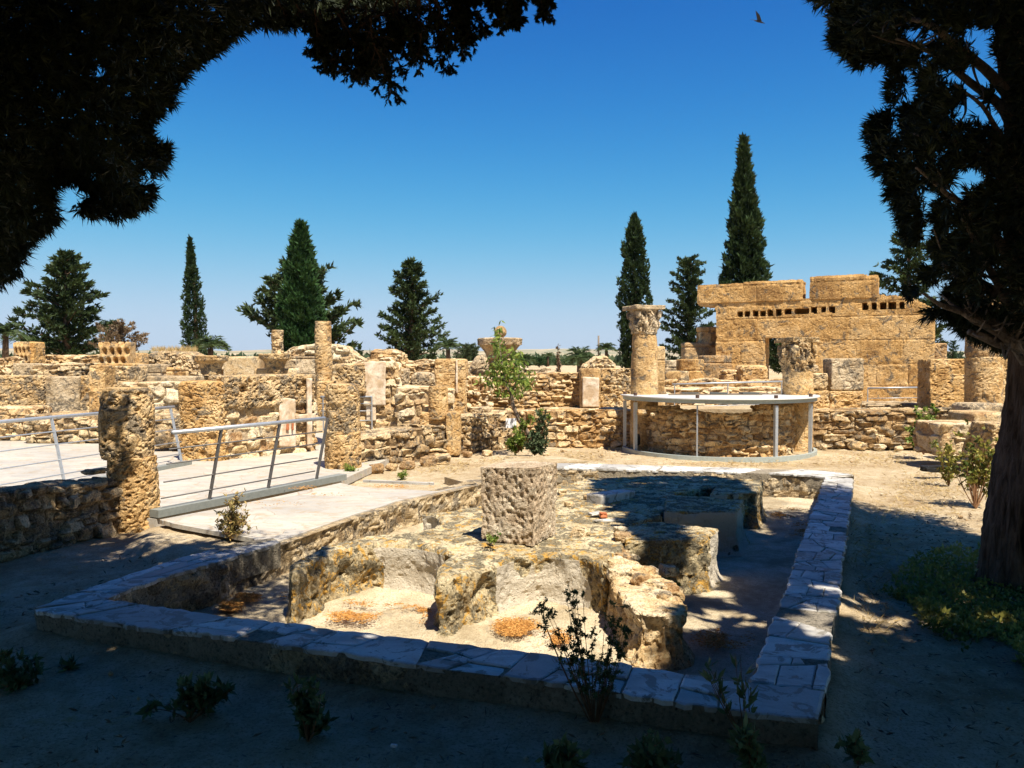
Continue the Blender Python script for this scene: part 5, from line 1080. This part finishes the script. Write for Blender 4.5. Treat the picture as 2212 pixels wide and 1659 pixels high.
for x, y, rx, ry, n in [(a_, b_, c_, d_, int(e_ * .45)) for a_, b_, c_, d_, e_ in [(1075,725,7,22,80),(1078,755,14,18,110),(1084,785,20,18,150),(1110,765,14,12,70),(1118,785,14,14,80),(1062,800,14,16,90),(1070,822,26,14,170),(1125,815,24,16,170),(1100,800,22,18,150),(1115,845,16,16,80),(1085,845,18,10,60),(1140,830,10,12,50)]]:
    q = RNG.normal(size=(n, 2)) * .55; pts += [P(x + a * rx, y + b_ * ry, 13.7 + RNG.normal() * .18) for a, b_ in q]
pts = np.array(pts); V, Q, A = tufts(pts, np.tile([[0, 0, -.6]], (len(pts), 1)), .095, .036, 2, .5); mk('leaves', V, Q, M['lffresh'], tr, A, smooth=False)
shrub('bush', 'leafy dark bush around the foot of the small tree', P(1155, 984, 13.2), [(1158,955,26,34,2),(1140,940,20,20),(1175,915,22,26),(1190,895,10,16,.6),(1170,960,22,22)], 13.2, 'lfolive', nst=22, nlv=800, L=.055, W=.03, seed=41, sr=.006)
shrub('bush', 'yellow green bush left of the small tree foot', P(1118, 978, 13.3), [(1112,950,20,24,2),(1100,965,10,12),(1130,930,16,18),(1205,880,8,30,.6),(1160,900,26,18,.8)], 13.3, 'lffresh', nst=18, nlv=600, L=.05, W=.03, seed=42, sr=.005)
shrub('rose_bush', 'rose bush against the low front wall at right', P(1995, 982, 13.4), [(1985,935,22,30,2),(2000,900,22,24),(2015,870,10,30,.5),(1965,960,14,14)], 13.4, 'lffresh', nst=20, nlv=700, L=.06, W=.035, seed=43, sr=.006, group=None)
shrub('rose_bush', 'bare stemmed rose bush with yellowing leaves near the trunk', G(2108, 1100, 0), [(2100,985,46,34,2),(2080,950,24,24),(2140,960,24,30),(2060,1000,20,24),(2150,1000,20,20),(2090,920,10,20,.4)], 9.0, 'lfrose', nst=26, nlv=480, L=.05, W=.03, seed=44, sr=.006, sub=2)
shrub('rose_bush', 'thin twiggy rose bush between the two fuller rose bushes', G(2050, 1050, 0), [(2045,990,16,40),(2040,960,20,24)], 10.5, 'lfrose', nst=12, nlv=240, L=.045, W=.025, seed=45, sr=.005)
shrub('weed_tuft', 'bright green weed at the foot of the right column stump', G(758, 1030, .02), [(752,1016,12,9,2),(768,1022,10,6)], 11.2, 'lffresh', nst=12, nlv=300, L=.05, W=.015, seed=46, sr=.003, cat='weed')
shrub('weed_tuft', 'low yellow green weed near the foot of the front wall', G(868, 1032, .02), [(868,1027,11,5)], 11.2, 'lffresh', nst=8, nlv=140, L=.04, W=.012, seed=47, sr=.003, cat='weed')
shrub('weed_tuft', 'small green weed at the front corner of the chiselled block', G(1060, 1168, IZ), [(1062,1164,14,5)], 5.95, 'lffresh', nst=8, nlv=90, L=.025, W=.015, seed=48, sr=.002, cat='weed')
shrub('weed_tuft', 'green weed growing on the basin floor by the rubble ridge', G(1448, 1272, FZ), [(1448,1264,16,8)], 6.0, 'lffresh', nst=8, nlv=110, L=.03, W=.02, seed=49, sr=.002, cat='weed')
shrub('weed_tuft', 'bluish weed left of the tree trunk', G(2150, 1130, 0), [(2150,1110,12,18)], 8.2, 'lfolive', nst=10, nlv=130, L=.07, W=.014, seed=50, sr=.003, cat='weed')
shrub('spurge_plant', 'ochre green rosette plant between the railing beam and the basin kerb', G(500, 1168, .10), [(505,1110,30,36,1.4),(470,1130,18,16),(460,1095,12,12,.8),(515,1080,14,14,1.2),(550,1130,14,16,.6)], 6.9, 'lfeuph', nst=30, nlv=560, L=.036, W=.013, dth=.12, seed=51, sr=.004, cat='plant', updir=.6)
shrub('slender_shrub', 'slender small leaved shrub growing before the near kerb', G(1285, 1578, 0), [(1200,1330,42,34,1),(1240,1290,20,50,1.2),(1230,1390,30,30,.8),(1330,1340,34,40,1.3),(1370,1370,24,34,1),(1350,1300,24,26,.8),(1290,1400,40,40,1),(1260,1250,10,26,.5)], 3.55, 'lfshade', nst=26, nlv=2300, L=.014, W=.0065, seed=52, sr=.0028, sub=6, k=3)
shrub('oleander_shoot', 'oleander shoot with long pointed leaves at the near right kerb', G(1612, 1620, 0), [(1525,1455,26,14,1.2),(1590,1430,18,22,1.2),(1605,1470,24,26,1),(1560,1490,24,14,.8)], 3.35, 'lfshade', nst=10, nlv=34, L=.062, W=.018, dth=.03, seed=53, sr=.003, k=3, spread=.45, updir=.9, sub=0)
dark = [('leafy dark plant in the shade below the near kerb at left', (410,1560), [(370,1510,34,22),(430,1490,50,26,1.5),(480,1480,22,26),(350,1535,40,14)], 3.75, 200),
        ('upright leafy plant in the shade in front of the near kerb', (665,1605), [(655,1480,26,30),(690,1510,34,24),(640,1530,30,24),(675,1560,34,26)], 3.5, 160),
        ('dark plant at the left edge of the shaded ground', (30,1500), [(20,1450,50,22,2),(70,1460,20,16)], 4.1, 160),
        ('tiny dark seedling in the shade at left', (148,1452), [(148,1440,12,9)], 4.3, 30),
        ('dark plant at the bottom edge near the middle', (1400,1665), [(1380,1640,60,24),(1440,1650,30,16)], 3.0, 140),
        ('dark upright plant at the bottom edge right of the middle', (1625,1665), [(1620,1610,30,34),(1600,1640,30,16)], 2.95, 110),
        ('dark forked seedling at the bottom right of the kerb corner', (1850,1650), [(1850,1610,22,26)], 3.1, 40),
        ('dark low plant at the bottom edge left of the forked seedling', (1230,1668), [(1200,1645,50,18)], 3.0, 90)]
for i, (lb, rt, bl, Y, n) in enumerate(dark):
    shrub('leafy_plant', lb, G(*rt, 0), bl, Y, 'lfshade', nst=12 if n > 50 else 5, nlv=int(n * 1.1), L=.05, W=.022, seed=60 + i, sr=.004, k=3, updir=.7, group='dark plants on the shaded ground', cat='plant')
# ground cover round the trunk
gp = []; rg = np.random.default_rng(8)
while len(gp) < 4200:
    px, py = rg.uniform(1880, 2330), rg.uniform(1170, 1560)
    if not inpoly(px, py, [(1900,1290),(1960,1225),(2060,1185),(2330,1180),(2330,1560),(2200,1440),(2080,1420),(1990,1370),(1960,1310)]): continue
    b_ = G(px, py, 0)
    if fbm(np.array([b_]), 2.2, 3, 31)[0] < -.12 + .3 * (rg.random() - .5): continue
    hgt = .15 * (.4 + .6 * rg.random()) * (.6 + .6 * float(fbm(np.array([b_]), 1.6, 2, 3)[0])); gp.append(b_ + [0, 0, max(.01, hgt * rg.random() ** .5)])
gp = np.array(gp); V, Q, A = tufts(gp, np.tile([[0, 0, .5]], (len(gp), 1)), .035, .018, 3, .8, rg, np.clip(.5 + .8 * fbm(gp, 1.3, 2, 9), 0, 1)); mk('ground_cover', V, Q, M['lfrose'], None, A, smooth=False, kind='stuff', label='low green ground cover around the foot of the trunk')

# added cypresses around the viewer, never in view, put there to block sky light
for i, (x, y, r_, h_) in enumerate([(-3.2,-3.6,1.7,8),(.4,-4.6,1.8,9),(3.6,-3.4,1.7,8)]):
    rg_ = np.random.default_rng(900 + i); t = thing('cypress_tree', (x, y, 0), label=['unseen sky-blocking cypress behind the viewer on the left', 'unseen sky-blocking cypress straight behind the viewer', 'unseen sky-blocking cypress behind the viewer on the right', 'unseen sky-blocking cypress beside the viewer on the left', 'unseen sky-blocking cypress beside the viewer on the right', 'unseen sky-blocking cypress outside the left edge by the rubble wall', 'unseen sky-blocking cypress outside the right edge near the trunk'][i], cat='tree', group='added sky-blocking cypresses around the viewer')
    n = 3000; f = rg_.random(n); a = rg_.random(n) * 6.283; r = r_ * np.interp(f, [0, .1, .5, 1], [.8, 1, .85, .1]) * (.75 + .25 * rg_.random(n)); p = np.stack([x + r * np.cos(a), y + r * np.sin(a), .15 + f * h_], 1)
    V, Q, A = tufts(p, unit(np.stack([np.cos(a) * .5, np.sin(a) * .5, np.ones(n)], 1)), .42, .15, 5, .45, rg_); mk('crown', V, Q, M['lfnear'], t, A, smooth=False)
    m = MB(); m.tube([[x, y, -.2], [x, y, h_ * .8]], [.22, .08], 8); m.build('trunk', M['bark'], t)

# fallen leaves and needles under the trees
lp = np.stack([rp.uniform(-6, 7, 15000), rp.uniform(2.2, 8.5, 15000), np.full(15000, .012)], 1); fl = fbm(lp, 1.1, 3, 77)
lp = lp[(fl > -.15 + .5 * (rp.random(15000) - .5)) & ~inpoly(lp[:, 0], lp[:, 1], outer) & ~((lp[:, 0] < -3.4) & (lp[:, 1] > 5.6)) & ((lp[:, 1] < 5.2) | (lp[:, 0] > 1.5) | (lp[:, 0] < -2.2))]
V, Q, A = tufts(lp, unit(rp.normal(size=lp.shape) * [1, 1, .15]), .04, .010, 2, .3); V[:, 2] = np.maximum(V[:, 2], .012) + .012; mk('leaf_litter', V, Q, M['lfdead'], None, A, smooth=False, kind='stuff', label='brown fallen needles and leaves under the near trees')

# bird
bt = P(1640, 46, 45); V = []; m = MB()
m.tube([bt + [-.28, 0, .05], bt + [-.1, 0, .02], bt + [.1, 0, -.04], bt + [.32, 0, -.12]], [.01, .06, .05, .01], 6)
for s in (-1, 1):
    a_ = bt + [0.02, 0, 0]; m.add([a_ + [.12, 0, 0], a_ + [-.12, 0, .02], a_ + [-.28, s * .3, .22], a_ + [-.1, s * .35, .2], a_ + [-.42, s * .62, .34]], [[0, 1, 2, 3]]); b0 = m.n - 5; m.Q3.append(np.array([[b0 + 3, b0 + 2, b0 + 4]]))
m.build('bird', M['bird'], None, label='dark bird flying high in the blue sky', cat='bird')

# ================================================================== NEAR TREES AND THEIR CANOPY
lt = thing('overhanging_cypress', (-4.6, 2.6, 0), label='dark tree overhanging from the left, its branches framing the sky', cat='tree')
rt_ = thing('leaning_cypress', G(2200, 1262, 0), label='dark rough barked tree with leaning trunk and branches at right', cat='tree')
rn = np.random.default_rng(21)
# seen masses: outline polygons in the view, given their own depth and thickness
left_mass = [(-260,-120),(-260,700),(0,622),(47,582),(60,536),(98,503),(133,471),(116,425),(126,396),(165,400),(190,418),(150,440),(177,468),(261,473),(322,447),(350,396),(368,336),(364,303),(336,303),(326,261),(354,252),(384,219),(387,182),(419,149),(466,116),(499,84),(550,62),(620,62),(662,58),(700,58),(745,40),(800,42),(850,30),(900,14),(930,-20),(940,-120)]
right_mass = [(1760,-120),(1748,-5),(1775,22),(1800,8),(1790,60),(1800,105),(1836,135),(1854,158),(1886,137),(1926,141),(1916,193),(1924,233),(1880,253),(1866,297),(1884,360),(1912,386),(1916,426),(1940,466),(1956,522),(1944,603),(1960,665),(1996,690),(2052,688),(2078,722),(2102,730),(2152,752),(2181,765),(2260,772),(2450,700),(2450,-120)]
def mass(poly, n, Ys, Yd, rng, hol=0.0):
    xs_, ys_ = [p[0] for p in poly], [p[1] for p in poly]; out = []; dd = []
    while sum(len(o) for o in out) < n:
        x = rng.uniform(min(xs_), max(xs_), 6000); y = rng.uniform(min(ys_), max(ys_), 6000); k = inpoly(x, y, poly); x, y = x[k], y[k]; de = polydist(x, y, poly)
        if hol > 0:
            f = fbm(np.stack([x / 34, y / 42, x * 0], 1), 1.0, 3, 5); keep = ~((f > .5 - hol) & (x > 1930) & (x < 2190) & (y > 60)); x, y, de = x[keep], y[keep], de[keep]
        keep = de > 5; x, y, de = x[keep], y[keep], de[keep]
        Yv = Ys + rng.uniform(-1, 1, len(x)) * Yd * np.clip(de / 90, .12, 1); D = np.array([ray(a, b) for a, b in zip(x, y)]); out.append(EYE + D * Yv[:, None]); dd.append(de)
    return np.vstack(out)[:n], np.concatenate(dd)[:n]
def outward(p, c): return unit(p - np.array(c))
kx, ky = SUN[0] / SUN[2], SUN[1] / SUN[2]
lit = [(1742,1340,80,50,KZ),(1700,1440,25,10,KZ),(1765,1262,50,18,KZ),(1870,1345,55,18,0),(1960,1352,75,16,0),(1865,1380,40,14,0),(1880,1300,42,16,0),(1555,1335,75,16,FZ),(1520,1352,45,16,FZ),(1600,1302,45,14,FZ),(1535,1378,40,12,FZ),(1640,1345,30,12,FZ),(1930,1380,30,10,0),(1840,1320,20,12,0),(1505,1188,70,44,.1),(1628,1072,30,34,.15),(1640,1372,26,14,FZ),(1440,1150,18,14,IZ),(405,1207,22,5,KZ),(425,1196,14,5,KZ),(430,1350,22,7,KZ),
       (2080,1300,60,14,0),(2120,1340,60,16,0),(1740,1300,16,8,KZ),(2195,1190,10,60,.3),(2180,1450,30,10,0),(1760,1205,18,5,KZ)]
litw = []
for (x, y, rx, ry, z) in lit:
    c = G(x, y, z); a_ = G(x + rx, y, z) - c; b_ = G(x, y + ry, z) - c; litw.append((c, abs(a_[0]), abs(b_[1])))
# left
p, de = mass(left_mass, 27000, 4.3, 1.0, rn)
keep = np.ones(len(p), bool); X, Yp, _ = proj(p)
for (hx_, hy_, hr, hq) in [(205,155,26,16),(330,385,44,14),(460,22,10,12),(120,115,8,5)]: keep &= ~((((X - hx_) / hr) ** 2 + ((Yp - hy_) / hq) ** 2 < 1) & (rn.random(len(p)) < .93))
p, de = p[keep], de[keep]
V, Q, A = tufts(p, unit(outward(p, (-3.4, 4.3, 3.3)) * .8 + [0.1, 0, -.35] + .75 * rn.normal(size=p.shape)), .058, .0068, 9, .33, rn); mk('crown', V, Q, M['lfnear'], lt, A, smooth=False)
# right
p2, de2 = mass(right_mass, 26000, 6.3, 1.0, rn, .38)
g2_ = p2[:, :2] - np.array([kx, ky]) * p2[:, 2:3]; kp = np.ones(len(p2), bool)
for c, ra_, rb_ in litw[:3] + litw[14:17]: kp &= ~((((g2_[:, 0] - c[0]) / ra_) ** 2 + ((g2_[:, 1] - c[1]) / rb_) ** 2 < 1) & (rn.random(len(p2)) < .9))
p2 = p2[kp]
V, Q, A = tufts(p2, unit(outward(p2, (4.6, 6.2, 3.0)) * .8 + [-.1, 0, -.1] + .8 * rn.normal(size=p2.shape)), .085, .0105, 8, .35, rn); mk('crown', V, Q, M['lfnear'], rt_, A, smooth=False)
# hanging twigs at the top, near the viewer
def sprig(px, py, dx, dy, Y, seed, n=5, dep=0, sc=1.0):
    rng = np.random.default_rng(seed); m = MB(); PT, DR = [], []
    def br(p, d, ln, lv):
        k = 7; pts = [p]
        for i in range(k): d = unit(d + rng.normal(size=3) * .16 + np.array([0, 0, -.05])); pts.append(pts[-1] + d * ln / k)
        pts = np.array(pts); m.tube(pts, np.linspace(.004, .0015, k + 1) * (1 if lv == 0 else .5), 4, cap=False)
        for i in range(1, k + 1):
            if lv < 2:
                for s in (-1, 1):
                    if rng.random() < (.9 if lv == 0 else .42): br(pts[i], unit(d + s * np.array([.75, rng.normal() * .5, rng.normal() * .5])), ln * (.34 if lv == 0 else .5) * (1.15 - i / k * .6), lv + 1)
            for q in range(2): PT.append(pts[i] + (pts[i - 1] - pts[i]) * rng.random()); DR.append(unit(pts[i] - pts[i - 1]))
    p0 = P(px, py, Y); p1 = P(px + dx, py + dy, Y); br(p0, unit(p1 - p0), np.linalg.norm(p1 - p0), 0)
    V, Q, A = tufts(np.array(PT), np.array(DR), .014 * sc, .0038 * sc, 2, .3, rng); return m, V, Q, A
tw_ = MB(); Vs, Qs, As, nv_ = [], [], [], 0
for i, s in enumerate([(690,20,45,130),(740,20,40,130),(800,40,20,165),(790,10,30,195),(815,0,-30,160),(850,0,10,110),(900,-10,50,140),(935,-10,60,110),(960,-20,50,90),(870,-10,-70,130),(760,0,-60,90),(640,10,40,75),(600,0,20,65),(1060,-30,-15,60),(1100,-40,20,80),(1150,-40,40,70),(1130,-30,-30,60),(1045,-30,-50,50),(950,-30,20,130),(1000,-30,20,60),(820,40,-10,90),(720,30,-20,90),(765,40,15,120),(840,30,-25,130),(790,20,-40,150),(880,0,25,100),(905,0,-10,120),(925,-10,30,150),(975,-20,30,100),(860,20,40,90),(680,20,-15,80),(730,30,60,110),(800,50,30,110),(700,40,10,95),(770,30,-30,130),(850,20,10,70),(820,60,-30,85),(1080,-40,20,90),(1115,-40,5,95),(1170,-40,10,80),(1060,-40,25,75),(940,0,-20,90),(990,-30,25,110)]):
    m_, V, Q, A = sprig(*s, 2.6 + .2 * rn.random(), 300 + i); tw_.V += m_.V; tw_.A += m_.A; tw_.Q4 += [q + tw_.n for q in m_.Q4]; tw_.n += m_.n
    Vs.append(V); Qs.append(Q + nv_); As.append(A); nv_ += len(V)
tw_.build('twigs', M['bark'], lt); mk('hanging_sprays', np.vstack(Vs), np.vstack(Qs), M['lfnear'], lt, np.vstack(As), smooth=False)
# trunks and limbs
def limb(m, pts, r, n=10, wob=.0):
    pts = np.array(pts, float); k = np.linspace(0, 1, len(pts)); kk = np.linspace(0, 1, 6 * len(pts)); q = np.stack([np.interp(kk, k, pts[:, j]) for j in range(3)], 1)
    for _ in range(3): q[1:-1] = (q[:-2] + q[1:-1] + q[2:]) / 3
    q += wob * np.stack([fbm(q, 1.5, 2, 3), fbm(q, 1.5, 2, 5), fbm(q, 1.5, 2, 7) * .5], 1); m.tube(q, np.interp(kk, k, r), n)
def big_trunk(parent, pts, r, seed):
    pts = np.array(pts, float); k = np.linspace(0, 1, len(pts)); kk = np.linspace(0, 1, 150); q = np.stack([np.interp(kk, k, pts[:, j]) for j in range(3)], 1)
    for _ in range(20): q[1:-1] = (q[:-2] + q[1:-1] + q[2:]) / 3
    rr = np.interp(kk, k, r); m = MB(); m.tube(q, rr, 90, cap=False); V = m.V[0]; Q = m.Q4[0]; N = vnormals(V, Q); a = np.tile(np.arange(90) / 90 * 6.283, 150); z = np.repeat(kk, 90) * np.linalg.norm(pts[-1] - pts[0])
    c = np.stack([np.cos(a + z * .35) * 1.0, np.sin(a + z * .35) * 1.0, z * .5], 1); d = .035 * fbm(c, 2.0, 2, seed) + .03 * (1 - 2 * np.abs(fbm(c * [1, 1, .6], 5, 2, seed + 2))) + .008 * fbm(c * [1, 1, .5], 14, 2, seed + 5)
    d += .14 * np.exp(-z / .12) * (.5 + .5 * np.sin(5 * a)); sgn = 1 if np.mean(np.einsum('ij,ij->i', N, V - np.repeat(q, 90, 0))) > 0 else -1
    mk('trunk', V + N * sgn * d[:, None] * min(1, r[0] / .25), Q, M['bark'], parent)
b0 = G(2196, 1270, 0)
big_trunk(rt_, [b0 - [0, 0, .2], P(2203, 1180, b0[1]), P(2222, 1040, b0[1]), P(2246, 880, b0[1] + .05), P(2252, 700, b0[1] + .1), P(2240, 450, b0[1] + .2), P(2200, 150, b0[1] + .3), P(2150, -350, b0[1] + .3)], [.27, .225, .20, .19, .16, .13, .1, .05], 5)
m = MB()
for s in [[(2246,830),(2200,745),(2120,690),(2040,640)],[(2250,760),(2180,640),(2130,560),(2080,470)],[(2250,700),(2170,560),(2150,430),(2110,300)],[(2250,640),(2140,520),(2060,430),(1990,360)],[(2245,560),(2190,420),(2140,300),(2060,180)],
          [(2240,450),(2150,330),(2060,300),(1960,290)],[(2235,380),(2140,230),(2040,140),(1930,90)],[(2230,300),(2120,150),(2000,60),(1850,20)],[(2245,600),(2210,480),(2190,350),(2180,200)],[(2200,745),(2150,735),(2100,715)],[(2180,640),(2100,610),(2030,570)],[(2246,800),(2180,700),(2060,660),(2000,640)]]:
    Y0 = b0[1] + .1; limb(m, [P(x, y, Y0 + (-.25 * i + .1) * rn.random()) for i, (x, y) in enumerate(s)], [.05, .035, .022, .008][:len(s)], 7, .12)
    for j in range(7):
        i = rn.integers(0, len(s) - 1); f = rn.random(); x, y = [s[i][k] + (s[i + 1][k] - s[i][k]) * f for k in (0, 1)]
        a_ = rn.random() * 6.28; l = rn.uniform(30, 90); limb(m, [P(x, y, Y0 - .15), P(x + l * .5 * math.cos(a_), y + l * .5 * math.sin(a_), Y0 - .3), P(x + l * math.cos(a_), y + l * math.sin(a_) - 10, Y0 - .3 - .3 * rn.random())], [.012, .008, .003], 4, .08)
m.build('branches', M['barkpale'], rt_)
big_trunk(lt, [(-4.6, 2.6, -.2), (-4.55, 2.6, 1.0), (-4.4, 2.7, 2.4), (-4.0, 2.8, 4.2), (-3.4, 2.6, 6.0)], [.3, .26, .23, .18, .08], 9)
m = MB()
for e in [(-1.8, 4.2, 4.3), (-2.6, 4.6, 3.1), (-0.2, 2.8, 4.3), (0.8, 1.6, 4.8), (-3.6, 4.6, 2.7), (-1.4, .4, 5.0), (1.6, -1.0, 5.2), (-2.5, -1.2, 5)]:
    e = np.array(e, float); s0 = np.array([-4.2, 2.7, 3.3 + .8 * rn.random()]); limb(m, [s0, s0 * .6 + e * .4 + [0, 0, .25], e], [.07, .045, .012], 7, .1)
m.build('branches', M['bark'], lt)
# canopy out of the picture: it shades the foreground (each clump stands up the sun's line from the ground it shades)
shadeA = g2([(-1500,1280),(-500,1235),(0,1120),(150,1088),(212,1076),(255,1100),(292,1150),(345,1163),(395,1152),(437,1150),(452,1198),(486,1292),(500,1318),(735,1345),(980,1372),(1191,1392),(1390,1420),(1560,1465),(1640,1475),(1660,1400),(2212,1330),(3300,1300)], KZ)
shadeA = [(-9, 7.5)] + [q for q in shadeA if q[0] > -7] + [(7.5, 3.5), (7.5, .6), (-9, .6)]
shadeB = g2([(1282,1062),(1340,1037),(1590,1037),(1628,1108),(1650,1128),(1755,1152),(1765,1085),(1840,1088),(1870,1103),(1960,1108),(2130,1152),(2600,1180),(3300,1400),(2212,1560),(1650,1480),(1600,1420),(1500,1395),(1495,1300),(1440,1240),(1360,1180),(1330,1130),(1290,1105)], .1)
def canopy(poly, n, hmin, hmax, rng):
    q = np.array(poly); lo, hi = q.min(0), q.max(0); out = []
    tot = 0
    while tot < n:
        g = rng.uniform(lo, hi, (4000, 2)); g = g[inpoly(g[:, 0], g[:, 1], poly)]
        for c, ra_, rb_ in litw:
            g = g[((g[:, 0] - c[0] ) / (ra_ + .05)) ** 2 + ((g[:, 1] - c[1]) / (rb_ + .05)) ** 2 > 1]
        h = rng.uniform(hmin, hmax, len(g)); w_ = np.stack([g[:, 0] + kx * h, g[:, 1] + ky * h, h], 1)
        X, Yp, f = proj(w_); vis = (f > 0.05) & (Yp > -330) & (X > -330) & (X < 2440); mn = np.linalg.norm(w_ - EYE, axis=1) > 1.6
        w_ = w_[~vis & mn]; out.append(w_); tot += len(w_)
    return np.vstack(out)[:n]
nA = 17500; ca_ = canopy(shadeA, nA, 3.0, 6.2, rn); cb_ = canopy(shadeB, 7000, 4.2, 7.0, rn)
ce_ = canopy([(-4.5, 1.2), (4.5, 1.2), (4.5, 3.6), (-4.5, 4.6)], 4500, 3.6, 6.5, rn)
allc = np.vstack([ca_, cb_, ce_]); sel = allc[:, 0] < 1.2
for o, pts_ in ((lt, allc[sel]), (rt_, allc[~sel])):
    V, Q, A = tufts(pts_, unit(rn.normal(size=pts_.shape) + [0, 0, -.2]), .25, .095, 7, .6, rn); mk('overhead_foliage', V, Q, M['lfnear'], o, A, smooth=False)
# haze
hb = MB(); hb.box((0, 1400, 60), (12800, 9400, 126)); hz = hb.build('haze', M['ground'], None, False, kind='stuff', label='thin warm air over the plain')
mh = bpy.data.materials.new('thin_air'); mh.use_nodes = True; mh.node_tree.nodes.remove(mh.node_tree.nodes['Principled BSDF'])
pv = mh.node_tree.nodes.new('ShaderNodeVolumePrincipled'); pv.inputs['Density'].default_value = .00005; pv.inputs['Color'].default_value = (.72, .84, 1, 1); pv.inputs['Anisotropy'].default_value = .2
mh.node_tree.links.new(pv.outputs[0], mh.node_tree.nodes['Material Output'].inputs['Volume']); hz.data.materials[0] = mh
print('objects', len(bpy.data.objects), 'verts', sum(len(m.vertices) for m in bpy.data.meshes))
for o in bpy.data.objects:
    if '_b' in o: del o['_b']
